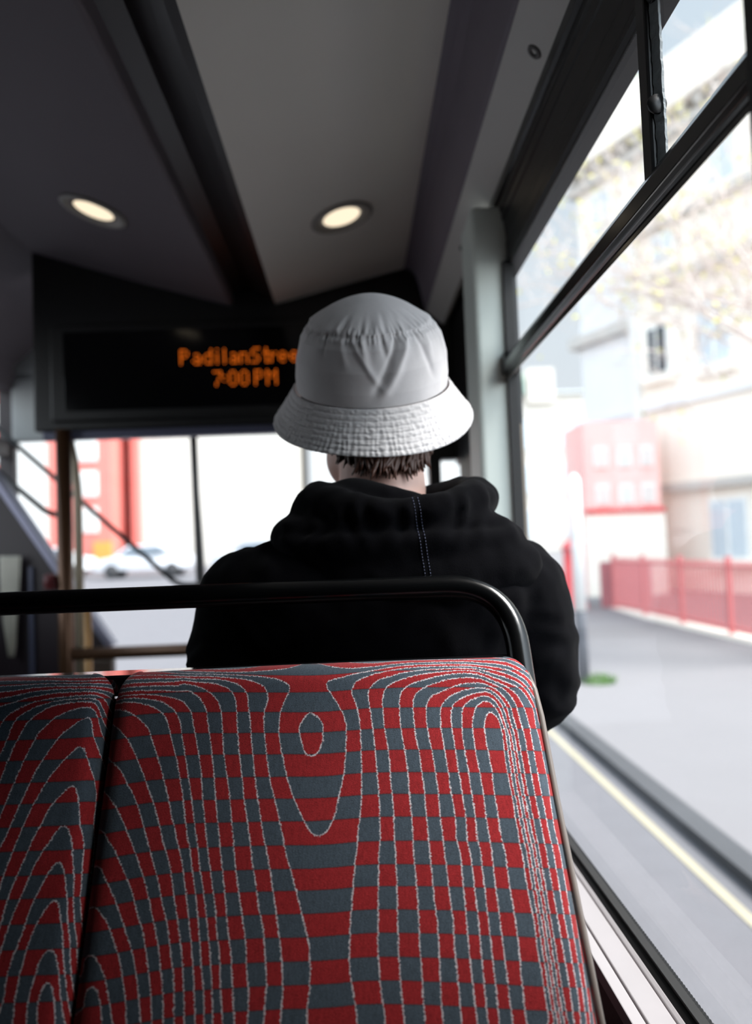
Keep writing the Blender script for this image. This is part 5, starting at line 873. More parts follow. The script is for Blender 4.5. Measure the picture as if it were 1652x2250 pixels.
# front bulkhead
BY = 2.78
bm = BM(); box(bm, -1.117, .376, 2.745, 2.95, H(.456), H(1.16)); struct('wall_front', bm, M['black'], 'black bulkhead panel above the windscreen opening', 'bulkhead', bevel=.006)
bm = BM(); box(bm, .15, .376, 2.75, 2.82, H(.31), H(.456)); box(bm, .275, .318, 2.75, 2.82, 0, H(.31)); struct('wall_front_post', bm, M['black'], 'black door post and panel right of the passenger\'s head', 'post')
bm = BM(); box(bm, -1.09, .15, 2.75, 2.80, H(.426), H(.456)); struct('trim_4', bm, M['framegrey'], 'slate grey rail under the black bulkhead', 'rail', bevel=.005)
# grey dome panel at the front left and windscreen
bm = BM(); box(bm, -1.55, -.95, 3.56, 3.62, H(.55), H(.845)); box(bm, -1.55, -.95, 3.57, 3.62, H(.845), H(.862)); box(bm, -1.55, -.95, 3.55, 3.62, H(.862), H(1.16)); box(bm, -.95, .42, 3.55, 3.62, H(.55), H(1.16))
struct('wall_front_dome', bm, M['greypanel'], 'grey dome panel over the windscreen at the far left', 'panel', bevel=.008)
w2 = thing('window_2', 'bright windscreen behind the passenger with thin dark mullions', 'window', (-.6, 3.6, H(0)), kind='structure')
bm = BM(); box(bm, -1.55, .42, 3.598, 3.603, .25, H(.56)); obj('pane', bm, M['glass'], w2)
bm = BM(); box(bm, -1.55, .42, 3.57, 3.62, .0, .27); obj('sill', bm, M['black'], w2, bevel=.006)
bm = BM(); tube(bm, [P(424, 940, 3.57), P(430, 1080, 3.57), P(436, 1180, 3.57), P(440, 1255, 3.57), P(444, 1330, 3.57), P(452, 1520, 3.57)], [.017, .017, .020, .022, .022, .022], 12); obj('mullion', bm, M['black'], w2, smooth=True)
# destination display
dd = thing('destination_display', 'black passenger display with two lines of orange dot lettering under the ceiling', 'display', (-.45, BY, H(.7)))
bm = BM(); box(bm, -1.05, .13, 2.722, 2.744, H(.485), H(.83)); obj('housing', bm, M['black'], dd, bevel=.008, seg=3)
bm = BM(); box(bm, -1.0, .08, 2.7185, 2.7225, H(.52), H(.80)); obj('screen', bm, M['screen'], dd, bevel=.001)
FONT = {'P': ('1110','1001','1001','1110','1000','1000','1000'), 'a': ('0000','0000','0110','0001','0111','1001','0111'), 'd': ('0001','0001','0111','1001','1001','1001','0111'),
 'i': ('1','0','1','1','1','1','1'), 'l': ('01','01','01','01','01','01','01'), 'n': ('0000','0000','1110','1001','1001','1001','1001'), 'S': ('0111','1000','1000','0110','0001','0001','1110'),
 't': ('010','010','111','010','010','010','011'), 'r': ('000','000','101','110','100','100','100'), 'e': ('0000','0000','0110','1001','1111','1000','0110'),
 '7': ('1111','0001','0001','0010','0010','0100','0100'), ':': ('0','0','1','0','1','0','0'), '0': ('0110','1001','1001','1001','1001','1001','0110'), 'M': ('10001','11011','10101','10101','10001','10001','10001')}
pit = .0081; line1 = [('P', 394), ('a', 421), ('d', 446), ('i', 474), ('l', 485), ('a', 502), ('n', 526), ('S', 551), ('t', 577), ('r', 593), ('e', 611), ('e', 636), ('t', 660)]
line2 = [('7', 466), (':', 488), ('0', 500), ('0', 525), ('P', 557), ('M', 583)]
for nm, ln, h0 in (('lettering', line1[:7], .7225), ('lettering', line1[7:], .7225), ('lettering', line2[:4], .643), ('lettering', line2[4:], .643)):
    bm = BM()
    for ch, px in ln:
        x0 = P(px+3, 790, 2.7155).x
        for j, rw in enumerate(FONT[ch]):
            for i, c in enumerate(rw):
                if c == '1': lathe(bm, [(.0001, .002), (.0026, .002), (.0026, -.0025), (.0001, -.0025)], (x0+i*pit*.97, 2.7185, H(h0-j*pit*.98)), 'Y', 10)
    obj(nm, bm, M['led'], dd)
# ceiling lamps
def lamp(X, Y, h, slope, label):
    t = thing('ceiling_light', label, 'light', (X, Y, H(h)), 'round downlights set into the ceiling')
    rot = Matrix.Rotation(math.atan(-slope), 3, 'Y')
    for nm, prof, m in (('trim_ring', [(.074, -.002), (.090, -.002), (.092, .004), (.088, .0065), (.078, .007), (.070, -.001)], M['lampring']),
                        ('reflector', [(.076, .002), (.066, .0005), (.060, -.004), (.060, -.006), (.079, -.006)], M['lampring']), ('lens', [(.0005, .004), (.03, .0035), (.052, .0012), (.058, -.003), (.0005, -.004)], M['lens'])):
        bm = BM(); lathe(bm, prof if nm == 'lens' else prof, (0, 0, 0), 'Z', 40)
        if nm != 'lens':
            for f in [f for f in bm.faces if len(f.verts) > 4]: bm.faces.remove(f)
        for v in bm.verts: v.co = rot @ Vector((v.co.x, v.co.y, -v.co.z)) + Vector((X, Y, H(h)))
        obj(nm, bm, m, t, smooth=True)
    return t
lamp(-.004, 2.17, .9485, .253, 'glowing round ceiling light above the bucket hat')
lamp(-.690, 2.12, .9625, -.31, 'glowing round ceiling light on the shaded left ceiling panel')
# poles ahead
pl = thing('grab_pole', 'bronze grab pole with a crossbar and red button at the front', 'pole', (-1.003, 2.71, 0))
bm = BM(); tube(bm, [(-1.005, 2.71, 0), (-1.002, 2.71, H(.454))], .026, 20); obj('pole', bm, M['bronze'], pl, smooth=True)
bm = BM(); tube(bm, [(-.985, 2.71, H(-.325)), (.12, 2.71, H(-.325))], .0215, 18); obj('crossbar', bm, M['bronze'], pl, smooth=True)
bm = BM(); box(bm, -.905, -.845, 2.69, 2.74, 0, H(-.345)); obj('bracket', bm, M['brownbox'], pl, bevel=.006)
bm = BM(); box(bm, -1.068, -1.030, 2.680, 2.725, H(-.10), H(-.045)); sb = obj('button_box', bm, M['redbutton'], pl, bevel=.008, seg=3)
bm = BM(); lathe(bm, [(.001, -.01), (.014, -.01), (.014, .004), (.001, .004)], (-1.05, 2.680, H(-.072)), 'Y', 20); obj('button', bm, M['redbutton'], sb, smooth=True)
p2 = thing('slim_pole', 'slim pale pole standing close against the bronze pole', 'pole', (-.985, 2.84, 0))
bm = BM(); tube(bm, [(-1.000, 2.84, 0), (-1.002, 2.84, H(.25)), (-1.012, 2.84, H(.36)), (-1.03, 2.84, H(.452))], .0155, 16); obj('pole', bm, M['palepole'], p2, smooth=True)
p3 = thing('short_pole', 'short golden pole seen below the black grab rail, right of the bronze pole', 'pole', (-.96, 2.82, 0))
q0 = P(194, 1400, 2.82)
bm = BM(); tube(bm, [(q0.x-.004, 2.82, 0), (q0.x, 2.82, H(-.17))], .0125, 16); obj('pole', bm, M['gold'], p3, smooth=True)
bm = BM(); lathe(bm, [(.001, H(-.172)), (.017, H(-.172)), (.017, H(-.16)), (.010, H(-.15)), (.001, H(-.149))], (q0.x, 2.82, 0), 'Z', 16); obj('cap', bm, M['gold'], p3, smooth=True)
# sloping partition
pt = thing('sloping_partition', 'dark partition with a sloping pale metal edge at the left', 'partition', (-1.3, 2.98, 0))
A_, B_ = P(-30, 1017, 2.98), P(247, 1419, 2.98)
bm = BM(); plate(bm, [(-1.548, 2.97, 0), (B_.x-.06, 2.97, 0), (B_.x-.06, 2.97, B_.z-.06), (B_.x-.012, 2.97, B_.z), (A_.x-.012, 2.97, A_.z), (-1.548, 2.97, A_.z)], (0, .05, 0)); obj('panel', bm, M['partition'], pt, bevel=.004)
bm = BM(); d = (B_-A_).normalized(); obox(bm, (A_+B_)/2, d, Vector((0, 1, 0)), d.cross(Vector((0, 1, 0))), (B_-A_).length, .07, .028); obj('edge_strip', bm, M['lavender'], pt, bevel=.006, seg=3)
bm = BM(); box(bm, -1.235, -1.215, 2.955, 2.975, .2, H(-.02)); obj('upright', bm, M['framegrey'], pt, bevel=.004)
bm = BM(); cl = []
pts_l = [(0, 1222), (2, 1300), (8, 1370), (16, 1420), (19, 1443)]; pts_r = [(46, 1226), (42, 1300), (37, 1370), (34, 1420), (30, 1443)]
NU = 40
for i in range(33):
    t = i/32; y = 1222+221*t
    xl = np.interp(y, [p[1] for p in pts_l], [p[0] for p in pts_l]); xr = np.interp(y, [p[1] for p in pts_r], [p[0] for p in pts_r])
    for s_ in (1, -1):
        for k in range(NU):
            f = k/(NU-1) if s_ == 1 else 1-k/(NU-1)
            q = P(xl+(xr-xl)*f, y, 2.93); q.y += s_*(-.004)+.006*math.sin(f*22)*(.4+.6*t)
            cl.append(bm.verts.new(q))
    if i:
        for k in range(2*NU): bm.faces.new((cl[(i-1)*2*NU+k], cl[(i-1)*2*NU+(k+1) % (2*NU)], cl[i*2*NU+(k+1) % (2*NU)], cl[i*2*NU+k]))
bm.faces.new(cl[:2*NU]); bm.faces.new(cl[-2*NU:])
tag(obj('hanging_cloth', bm, M['cloth'], smooth=True), 'pale grey cloth gathered to a point, hanging before the dark partition', 'cloth')
# black guard rails in the windscreen
def rail(pix, Y, r, label):
    bm = BM(); tube(bm, arc_path([P(x, y, Y) for x, y in pix], .09, 8), r, 12)
    return tag(obj('guard_rail', bm, M['black'], smooth=True), label, 'rail', 'thin black guard rails in front of the windscreen')
rail([(-40, 912), (392, 1286), (440, 1284)], 3.45, .0115, 'long thin black rail running diagonally down behind the bronze pole')
rail([(-40, 1008), (108, 1130), (150, 1132)], 3.40, .013, 'short black rail that bends level left of the bronze pole')
# ================================================================ outside
RZ = -.40; PZ = -.34
M['road'] = mat('asphalt', (102, 102, 107), .85, var=.10, vscale=5, bump=.4, bscale=60, bdist=.01)
M['pave'] = mat('paving', (118, 117, 120), .85, var=.06, vscale=1.2, bump=.2, bscale=40, bdist=.004)
M['kerb'] = mat('kerb_stone', (70, 72, 76), .85, var=.2, vscale=2)
M['kerbtop'] = mat('kerb_top', (140, 140, 143), .85, var=.06)
M['yellow'] = mat('yellow_paint', (160, 154, 134), .7, var=.08, vscale=8)
M['stone'] = mat('pale_sandstone', (246, 238, 226), .85, var=.04, vscale=.5)
M['stonegrey'] = mat('grey_sandstone', (226, 226, 226), .85, var=.05, vscale=.6)
M['ledge'] = mat('weathered_ledge', (196, 192, 186), .85, var=.1)
M['winpane'] = mat('street_window_glass', (196, 208, 216), .2, var=.1)
M['windark'] = mat('open_dark_window', (44, 54, 62), .3, var=.1)
M['winframe'] = mat('white_window_frame', (236, 236, 232), .6)
M['brick'] = mat('pink_red_brick', (240, 196, 190), .85, var=.08, vscale=2)
M['redwall'] = mat('bright_red_facade', (222, 124, 114), .8, var=.05, vscale=2)
M['cream'] = mat('cream_render', (212, 206, 196), .85, var=.03, vscale=.5)
M['whitewall'] = mat('white_render', (212, 210, 206), .85, var=.03, vscale=.5)
M['slate'] = mat('slate_roof', (158, 164, 166), .7, var=.08)
M['greenroof'] = mat('pale_green_roof', (190, 214, 200), .7)
M['fence'] = mat('red_painted_iron', (206, 116, 116), .5, var=.06)
M['fencedark'] = mat('dark_red_panel', (168, 96, 102), .6, var=.1)
M['postwhite'] = mat('pale_post_paint', (228, 228, 226), .6)
M['postdark'] = mat('dark_post_base', (96, 98, 104), .6)
M['postbox'] = mat('post_box_red', (206, 62, 66), .5)
M['bark'] = mat('pale_bark', (214, 200, 192), .85, var=.2, vscale=8)
M['leaf'] = mat('young_leaf', (196, 190, 90), .7, var=.3, vscale=2)
M['grass'] = mat('grass_green', (96, 134, 64), .8, var=.3, vscale=10)
M['tyre'] = mat('tyre', (60, 60, 62), .8)
M['carglass'] = mat('car_glass', (96, 106, 116), .15)
def road_h(Y): return RZ + max(0, Y-14)*.030
KX = 1.635
bm = BM()
ys = [-6, 0, 4, 8, 11, 14, 20, 28, 40, 60, 90]
a = [bm.verts.new((-30, y, road_h(y))) for y in ys]; b = [bm.verts.new((KX, y, road_h(y))) for y in ys]; c = [bm.verts.new((KX, y, RZ-.4)) for y in ys]; d = [bm.verts.new((-30, y, RZ-.4)) for y in ys]
for i in range(len(ys)-1):
    bm.faces.new((a[i], b[i], b[i+1], a[i+1])); bm.faces.new((b[i], c[i], c[i+1], b[i+1])); bm.faces.new((d[i], a[i], a[i+1], d[i+1])); bm.faces.new((d[i+1], c[i+1], c[i], d[i]))
bm.faces.new((a[0], d[0], c[0], b[0])); bm.faces.new((a[-1], b[-1], c[-1], d[-1]))
struct('road', bm, M['road'], 'grey asphalt road beside the bus', 'road')
def ribbon(bm, x0, x1, z0, z1, follow=True):
    for y0, y1 in zip(ys[:-1], ys[1:]):
        v = []
        for (x, y, k) in ((x0, y0, 0), (x1, y0, 0), (x1, y1, 0), (x0, y1, 0), (x0, y0, 1), (x1, y0, 1), (x1, y1, 1), (x0, y1, 1)):
            v.append(bm.verts.new((x, y, (z0, z1)[k]+(road_h(y)-RZ))))
        for f in ((0,3,2,1),(4,5,6,7),(0,1,5,4),(1,2,6,5),(2,3,7,6),(3,0,4,7)): bm.faces.new([v[i] for i in f])
    return bm
kb = struct('kerb', ribbon(BM(), KX, KX+.13, RZ-.1, PZ), M['kerb'], 'grey kerb stone along the pavement edge', 'kerb')
struct('pavement', ribbon(BM(), KX+.13, 40, RZ-.1, PZ), M['pave'], 'pale pavement between the road and the red railing', 'pavement')
bm = BM(); ribbon(bm, 1.482, 1.532, RZ-.01, RZ+.004); struct('road_marking', bm, M['yellow'], 'faded yellow line painted along the road by the kerb', 'road marking')
# lamp post with tuft of grass
c = P(1283, 1503, 8.0); px_, py_ = c.x, c.y
po = thing('street_post', 'white street post with a dark foot standing near the kerb', 'post', (px_, py_, PZ))
bm = BM(); lathe(bm, [(.001, PZ), (.062, PZ), (.058, PZ+.70), (.05, PZ+.74), (.001, PZ+.74)], (px_, py_, 0), 'Z', 20); obj('foot', bm, M['postdark'], po, smooth=True)
bm = BM(); lathe(bm, [(.001, PZ+.74), (.064, PZ+.74), (.056, PZ+2.1), (.02, PZ+2.16), (.001, PZ+2.16)], (px_, py_, 0), 'Z', 20); obj('shaft', bm, M['postwhite'], po, smooth=True)
bm = BM()
for k in range(260):
    a = random.uniform(0, 2*PI); r = .17*math.sqrt(random.uniform(.2, 1)); x = px_+.13+r*1.05*math.cos(a); y = py_-.05+r*math.sin(a); h = random.uniform(.05, .11)
    q = random.uniform(0, 2*PI); dx, dy = .008*math.cos(q), .008*math.sin(q); lx, ly = random.uniform(-.04, .04), random.uniform(-.04, .04)
    v = [bm.verts.new(p) for p in ((x-dx, y-dy, PZ), (x+dx, y+dy, PZ), (x+lx, y+ly, PZ+h))]; bm.faces.new(v)
tag(obj('grass_tuft', bm, M['grass']), 'small tuft of green grass at the foot of the white post', 'grass', kind='stuff')
# post box further on
c = P(1266, 1340, 16.0)
pb = thing('post_box', 'red pillar box on the pavement beyond the white post', 'post box', (c.x, c.y, PZ))
bm = BM(); lathe(bm, [(.001, PZ), (.24, PZ), (.24, PZ+.18), (.21, PZ+.2), (.21, PZ+1.28), (.001, PZ+1.28)], (c.x, c.y, 0), 'Z', 24); obj('body', bm, M['postbox'], pb, smooth=True)
bm = BM(); lathe(bm, [(.25, PZ+1.28), (.25, PZ+1.36), (.15, PZ+1.46), (.001, PZ+1.5)], (c.x, c.y, 0), 'Z', 24); obj('cap', bm, M['postbox'], pb, smooth=True)
bm = BM(); box(bm, c.x-.10, c.x+.10, c.y-.225, c.y-.2, PZ+1.08, PZ+1.14); obj('slot', bm, M['windark'], pb)
# red railing
FX = 5.32
fr = thing('iron_railing', 'red iron railing along the back of the pavement', 'railing', (FX, 12, PZ))
bm = BM(); box(bm, FX-.10, FX+.12, 6.0, 16.0, PZ-.02, PZ+.06); obj('plinth', bm, M['stone'], fr)
ybay = [6.0+1.65*k for k in range(7)]
for i in range(6):
    y0, y1 = ybay[i]+.04, ybay[i+1]-.04; bm = BM()
    box(bm, FX-.015, FX+.015, y0, y1, PZ+.13, PZ+.17); box(bm, FX-.015, FX+.015, y0, y1, PZ+1.0, PZ+1.04)
    n = 15
    for k in range(n):
        y = y0+(k+.5)*(y1-y0)/n; box(bm, FX-.010, FX+.010, y-.011, y+.011, PZ+.10, PZ+1.10)
    obj('rail_panel', bm, M['fence'], fr)
for y in ybay:
    bm = BM(); box(bm, FX-.035, FX+.035, y-.035, y+.035, PZ, PZ+1.16); obj('post', bm, M['fence'], fr)
c0 = P(1322, 1300, 16.0)
bm = BM(); box(bm, c0.x+.02, c0.x+1.05, 16.02, 16.14, PZ, PZ+1.0)
bp = obj('board_fence', bm, M['fencedark']); tag(bp, 'dark red solid board panel at the far end of the iron railing', 'fence panel')
# stone building set at an angle
AN = math.atan2(.416, .909)
def onF(t, h, o=0):              # along the facade towards us, height over the eye, outwards
    return Vector((6.86+.416*t-.909*o, 22-.909*t-.416*o, H(h)))
UX = Vector((.416, -.909, 0)); UO = Vector((-.909, -.416, 0)); UZ = Vector((0, 0, 1))
sb_ = thing('stone_building', 'tall pale sandstone building beyond the railing', 'building', (8.5, 18, PZ))
def fbox(t0, t1, h0, h1, o0, o1, name, m, parent=None, bevel=0):
    bm = BM(); obox(bm, onF((t0+t1)/2, (h0+h1)/2, (o0+o1)/2), UX, UO, UZ, t1-t0, o1-o0, h1-h0); return obj(name, bm, m, parent or sb_, bevel=bevel)
fbox(0, 14, -1.4, 11.1, -6, 0, 'wall', M['stone'])
fbox(-.05, 1.9, 3.1, 8.2, -.2, .10, 'grey_bay', M['stonegrey'])
for (t0, t1, h0, h1, o, m) in ((-.35, 14, 10.5, 11.1, .55, 'stone'), (-.2, 14, 10.0, 10.25, .25, 'ledge'), (-.35, 2.0, 5.55, 5.85, .32, 'ledge'), (3.1, 14, 6.35, 6.6, .3, 'ledge'), (1.9, 14, 7.9, 8.1, .25, 'ledge'), (2.8, 14, 1.15, 1.35, .25, 'ledge'), (0, 14, 3.3, 3.5, .14, 'stonegrey'), (-.1, 14, 11.1, 12.1, .1, 'stone')):
    fbox(t0, t1, h0, h1, -.2, o, 'cornice', M[m])
def fwin(t, h, w, hh, m='winpane', o=.02):
    f = fbox(t-w/2-.1, t+w/2+.1, h-.1, h+hh+.1, -.05, o+.05, 'window', M['winframe'])
    fbox(t-w/2, t+w/2, h, h+hh, 0, o+.07, 'pane', M[m], f)
    fbox(t-.03, t+.03, h, h+hh, 0, o+.09, 'glazing_bar', M['winframe'], f)
    fbox(t-w/2-.2, t+w/2+.2, h-.28, h-.1, -.05, o+.22, 'sill', M['stone'], f)
for t, h, w, hh, m in ((2.75, 4.25, .55, 1.15, 'windark'), (4.5, 4.1, .8, 1.5, 'winpane'), (3.1, 7.0, .55, .7, 'winpane'), (3.05, 8.4, .6, 1.3, 'winpane'), (4.9, 8.3, .8, 1.4, 'winpane'), (6.6, 4.2, .8, 1.5, 'winpane'), (7, 8.3, .8, 1.4, 'winpane'), (4.6, -.5, .9, 1.3, 'winpane'), (1.0, 8.6, .6, 1.1, 'winpane')):
    fwin(t, h, w, hh, m)
fbox(1.95, 2.15, -1.3, 10, 0, .22, 'downpipe', M['postwhite'])
for k in range(26):
    fbox(.1+k*.5, .28+k*.5, 10.25, 10.5, -.1, .42, 'bracket', M['ledge'])
# low brick block
bb = thing('brick_building', 'low pink brick block with white windows left of the stone building', 'building', (6.6, 18.6, PZ))
bm = BM(); box(bm, 5.55, 7.35, 18.3, 20.0, PZ, H(2.85)); obj('wall', bm, M['brick'], bb)
bm = BM(); box(bm, 5.5, 7.4, 18.2, 18.32, PZ, H(.62)); obj('shop_base', bm, M['stone'], bb)
for x in (5.95, 6.52, 7.05):
    for h in (1.05, 1.95):
        bm = BM(); box(bm, x-.17, x+.17, 18.24, 18.31, H(h-.22), H(h+.26)); f = obj('window', bm, M['winframe'], bb)
        bm = BM(); box(bm, x-.13, x+.13, 18.22, 18.25, H(h-.18), H(h+.22)); obj('pane', bm, M['whitewall'], f)
bm = BM(); box(bm, 5.5, 7.4, 18.15, 18.32, H(.62), H(.74)); obj('fascia', bm, M['postbox'], bb)
def block(name, label, x0, x1, y, h0, h1, dep, m, roof, wins, wm='winpane', extra=None, cat='building'):
    t = thing(name, label, cat, ((x0+x1)/2, y+dep/2, H(h0)))
    bm = BM(); box(bm, x0, x1, y, y+dep, H(h0), H(h1)); obj('wall', bm, m, t)
    if roof:
        bm = BM(); v = [(x0-.3, y-.3), (x1+.3, y-.3), (x1+.3, y+dep+.3), (x0-.3, y+dep+.3)]
        lo = [bm.verts.new((p[0], p[1], H(h1))) for p in v]; ym = y+dep/2
        hi = [bm.verts.new((x0+.8, ym, H(h1+roof[0]))), bm.verts.new((x1-.8, ym, H(h1+roof[0])))]
        bm.faces.new(lo[::-1]); bm.faces.new((lo[0], lo[1], hi[1], hi[0])); bm.faces.new((lo[2], lo[3], hi[0], hi[1])); bm.faces.new((lo[1], lo[2], hi[1])); bm.faces.new((lo[3], lo[0], hi[0]))
        obj('roof', bm, roof[1], t)
    for (x, h, w, hh) in wins:
        bm = BM(); box(bm, x-w/2-.12, x+w/2+.12, y-.08, y+.05, H(h-.12), H(h+hh+.12)); f = obj('window', bm, M['winframe'], t)
        bm = BM(); box(bm, x-w/2, x+w/2, y-.11, y, H(h), H(h+hh)); obj('pane', bm, M[wm], f)
    return t
w_ = [(x, h, 1.0, 1.5) for x in (10.2, 12.3, 13.6) for h in (.4, 3.0, 5.6)]
tb = block('pale_building', 'distant cream building with a grey roof straight up the street on the right', 9.0, 15.6, 45, -.5, 8.7, 8, M['cream'], (1.0, M['slate']), w_)
bm = BM(); box(bm, 10.4, 12.0, 44.6, 47, H(8.2), H(10.2)); obj('chimney', bm, M['cream'], tb)
bm = BM(); box(bm, 9.0, 10.2, 44.8, 47, H(8.7), H(9.9)); obj('dormer', bm, M['greenroof'], tb)
w_ = [(x, h, 1.0, 1.1) for x in (-19.4, -14.35) for h in (1.55, 3.5, 5.4, 7.3)]
rb = block('red_building', 'bright red building with white windows beyond the windscreen at the left', -20.5, -13.05, 42, -.6, 9.5, 8, M['redwall'], (1.2, M['slate']), w_, 'whitewall')
bm = BM(); box(bm, -18.2, -16.4, 41.7, 42.05, H(-.5), H(9)); obj('pale_bay', bm, M['whitewall'], rb)
bm = BM(); box(bm, -13.9, -13.0, 41.6, 41.9, H(-.1), H(.9)); obj('sign', bm, mat('amber_sign', (196, 150, 70), .6), rb)
w_ = [(x, h, 1.0, 1.5) for x in (-10.4, -7.4, -4.4) for h in (2.0, 4.6, 7.2)]
cb = block('cream_building', 'cream building in the middle of the windscreen', -12.4, -3.0, 44, -.6, 10.5, 8, M['cream'], (1.2, M['slate']), w_, 'whitewall')
bm = BM(); box(bm, -12.42, -12.0, 43.7, 44.0, H(-.5), H(10)); obj('red_pilaster', bm, M['redwall'], cb)
w_ = [(x, h, 1.1, 1.5) for x in (-.9, 1.6, 4.1, 6.6) for h in (2.0, 4.6, 7.2)]
wb = block('white_building', 'white building behind the passenger\'s shoulders', -2.2, 8.2, 45, -.6, 10.5, 8, M['whitewall'], (1.2, M['slate']), w_, 'whitewall')
# parked cars up the street
def car(x, y, rz, paint, label):
    z = road_h(y)
    t = thing('parked_car', label, 'car', (x, y, z), 'parked cars far ahead through the windscreen')
    R = Matrix.Rotation(rz, 3, 'Z'); o = Vector((x, y, z))
    def put(bm):
        for v in bm.verts: v.co = R @ v.co + o
        return bm
    side = [(-2.1, .35), (-2.12, .62), (-2.0, .80), (-1.25, .92), (-.60, 1.40), (.75, 1.45), (1.45, 1.02), (2.05, .92), (2.12, .60), (2.08, .35)]
    bm = BM(); n = len(side); A = [bm.verts.new((px, -.82 if pz < 1.0 else -.66, pz)) for px, pz in side]; B = [bm.verts.new((px, .82 if pz < 1.0 else .66, pz)) for px, pz in side]
    bm.faces.new(A); bm.faces.new(B[::-1])
    for i in range(n): bm.faces.new((A[i], B[i], B[(i+1) % n], A[(i+1) % n]))
    obj('body', put(bm), paint, t, bevel=.06, seg=3)
    for s in (-1, 1):
        bm = BM(); plate(bm, [(-1.05, s*.80, .96), (-.55, s*.70, 1.33), (.68, s*.70, 1.37), (1.25, s*.80, 1.0)], (0, s*.015, 0)); obj('side_window', put(bm), M['carglass'], t)
    bm = BM(); plate(bm, [(-1.22, -.6, .96), (-1.22, .6, .96), (-.66, .55, 1.38), (-.66, -.55, 1.38)], (-.03, 0, .02)); obj('windscreen', put(bm), M['carglass'], t)
    for wx in (-1.3, 1.3):
        for s in (-1, 1):
            bm = BM(); lathe(bm, [(.001, -.1), (.3, -.1), (.32, -.06), (.32, .06), (.3, .1), (.001, .1)], (0, 0, 0), 'Y', 20)
            for v in bm.verts: v.co += Vector((wx, s*.76, .32))
            obj('wheel', put(bm), M['tyre'], t, smooth=True)
    return t
cw = mat('silver_paint', (206, 208, 214), .35); cd = mat('pale_grey_paint', (176, 180, 188), .35); cc = mat('white_paint', (232, 232, 232), .35); cbl = mat('blue_grey_paint', (160, 170, 196), .35)
car(-14.4, 36.6, .15, cc, 'white car parked furthest left, partly behind the bronze pole')
car(-9.4, 35, .05, cw, 'silver car parked right of the bronze pole')
car(-4.4, 36, -.1, cd, 'pale grey car parked just left of the windscreen mullion')
car(.4, 37, .1, cbl, 'bluish car parked right of the windscreen mullion')
# bare tree by the window side
tr = thing('bare_tree', 'thin branched tree with a few yellow leaves outside the window', 'tree', (5.6, 8.6, PZ))
bm = BM(); lf = BM(); rt = random.Random(11)
def grow(p, d, L, r, lev):
    pts = [Vector(p)]; q = Vector(p); dd_ = Vector(d)
    for i in range(5):
        dd_ = (dd_+Vector((rt.gauss(0, .16), rt.gauss(0, .16), rt.gauss(.04, .12)))).normalized(); q = q+dd_*L/5; pts.append(q.copy())
    tube(bm, pts, [r*.7*(1-.13*i) for i in range(6)], 7)
    if lev == 0:
        for _ in range(2):
            if rt.random() < .28:
                c_ = pts[-1]+Vector((rt.gauss(0, .06), rt.gauss(0, .06), rt.gauss(0, .06)))
                e = Vector((rt.gauss(0, 1), rt.gauss(0, 1), rt.gauss(0, 1))).normalized()*.05; f = e.orthogonal().normalized()*.028
                v = [lf.verts.new(c_+k_) for k_ in (-e, f, e, -f)]; lf.faces.new(v)
        return
    for k in range(4 if lev > 1 else 3):
        b0 = pts[rt.randint(2, 5)]; dn = (dd_+Vector((rt.gauss(0, .65), rt.gauss(0, .65), rt.gauss(.05, .5)))).normalized()
        grow(b0, dn, L*rt.uniform(.6, .8), r*.55, lev-1)
tube(bm, [(5.6, 8.6, PZ), (5.56, 8.6, 1.4), (5.5, 8.62, 2.8)], [.15, .12, .10], 12)
for d, L in (((-.75, .25, .75), 2.1), ((-.6, -.45, .9), 2.2), ((.3, .3, .95), 1.7), ((-.8, .1, .35), 1.6), ((-.2, .6, .9), 1.7), ((-.5, -.2, 1.2), 2.4)):
    grow((5.5, 8.62, 2.7), Vector(d).normalized(), L, .06, 4)
obj('branches', bm, M['bark'], tr, smooth=True); lo_ = obj('leaves', lf, M['leaf'], tr); lo_['kind'] = 'stuff'
# ================================================================ light
W = bpy.data.worlds.new('sky'); S.world = W; W.use_nodes = True; t = W.node_tree; t.nodes.clear()
out = t.nodes.new('ShaderNodeOutputWorld'); bg = t.nodes.new('ShaderNodeBackground'); tc = t.nodes.new('ShaderNodeTexCoord'); sx = t.nodes.new('ShaderNodeSeparateXYZ'); cr = t.nodes.new('ShaderNodeValToRGB')
t.links.new(tc.outputs['Generated'], sx.inputs[0]); t.links.new(sx.outputs['Z'], cr.inputs[0]); t.links.new(cr.outputs[0], bg.inputs[0])
dp = t.nodes.new('ShaderNodeVectorMath'); dp.operation = 'DOT_PRODUCT'; dp.inputs[1].default_value = Vector((-.66, -.55, .52)).normalized(); t.links.new(tc.outputs['Generated'], dp.inputs[0])
mx = t.nodes.new('ShaderNodeMath'); mx.operation = 'MAXIMUM'; mx.inputs[1].default_value = 0; t.links.new(dp.outputs['Value'], mx.inputs[0])
pw = t.nodes.new('ShaderNodeMath'); pw.operation = 'POWER'; pw.inputs[1].default_value = 2; t.links.new(mx.outputs[0], pw.inputs[0])
ma = t.nodes.new('ShaderNodeMath'); ma.operation = 'MULTIPLY_ADD'; ma.inputs[1].default_value = 2.2; ma.inputs[2].default_value = 1.0; t.links.new(pw.outputs[0], ma.inputs[0])
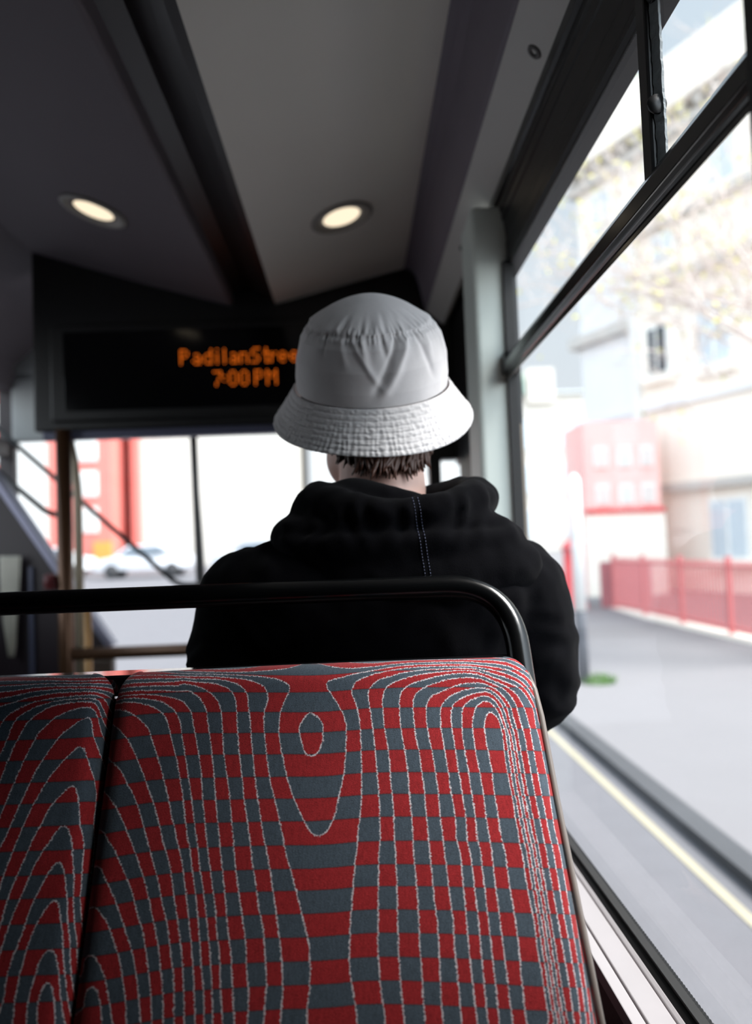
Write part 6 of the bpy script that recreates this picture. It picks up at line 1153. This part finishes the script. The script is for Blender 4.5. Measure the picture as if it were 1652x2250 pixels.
d2 = t.nodes.new('ShaderNodeVectorMath'); d2.operation = 'DOT_PRODUCT'; d2.inputs[1].default_value = Vector((.66, -.70, .30)).normalized(); t.links.new(tc.outputs['Generated'], d2.inputs[0])
m2 = t.nodes.new('ShaderNodeMath'); m2.operation = 'MAXIMUM'; m2.inputs[1].default_value = 0; t.links.new(d2.outputs['Value'], m2.inputs[0])
p2_ = t.nodes.new('ShaderNodeMath'); p2_.operation = 'POWER'; p2_.inputs[1].default_value = 4; t.links.new(m2.outputs[0], p2_.inputs[0])
a2 = t.nodes.new('ShaderNodeMath'); a2.operation = 'MULTIPLY_ADD'; a2.inputs[1].default_value = 4.8; t.links.new(p2_.outputs[0], a2.inputs[0]); t.links.new(ma.outputs[0], a2.inputs[2]); ma = a2
t.links.new(ma.outputs[0], bg.inputs[1]); t.links.new(bg.outputs[0], out.inputs[0])    # added sky glow: behind left for the facades, behind right for the hat
e = cr.color_ramp.elements; e[0].position = 0; e[0].color = lin(240, 246, 250); e[1].position = .6; e[1].color = lin(216, 234, 248)
sl = bpy.data.lights.new('sun', 'SUN'); sl.energy = 9.0; sl.angle = math.radians(24); sl.color = (1, .96, .91)
so = bpy.data.objects.new('sun', sl); COL.objects.link(so)
sd = Vector((.50, -.12, .78)).normalized(); so.rotation_euler = sd.to_track_quat('Z', 'Y').to_euler()
# ================================================================ camera
cam = bpy.data.cameras.new('camera'); co = bpy.data.objects.new('camera', cam); COL.objects.link(co)
co.matrix_world = Matrix.Translation(CAMLOC) @ RC.to_4x4()
cam.sensor_fit = 'VERTICAL'; cam.sensor_height = 36; cam.lens = 36*F/2250
cam.clip_start = .02; cam.clip_end = 300
cam.dof.use_dof = True; cam.dof.focus_distance = .88; cam.dof.aperture_fstop = 2.5
S.camera = co
v = S.view_settings; v.view_transform = 'Standard'; v.look = 'None'; v.gamma = 1; v.exposure = 0; v.use_curve_mapping = False
S.cycles.use_denoising = True
S.cycles.max_bounces = 8; S.cycles.diffuse_bounces = 5; S.cycles.transparent_max_bounces = 12; S.cycles.caustics_reflective = False; S.cycles.caustics_refractive = False
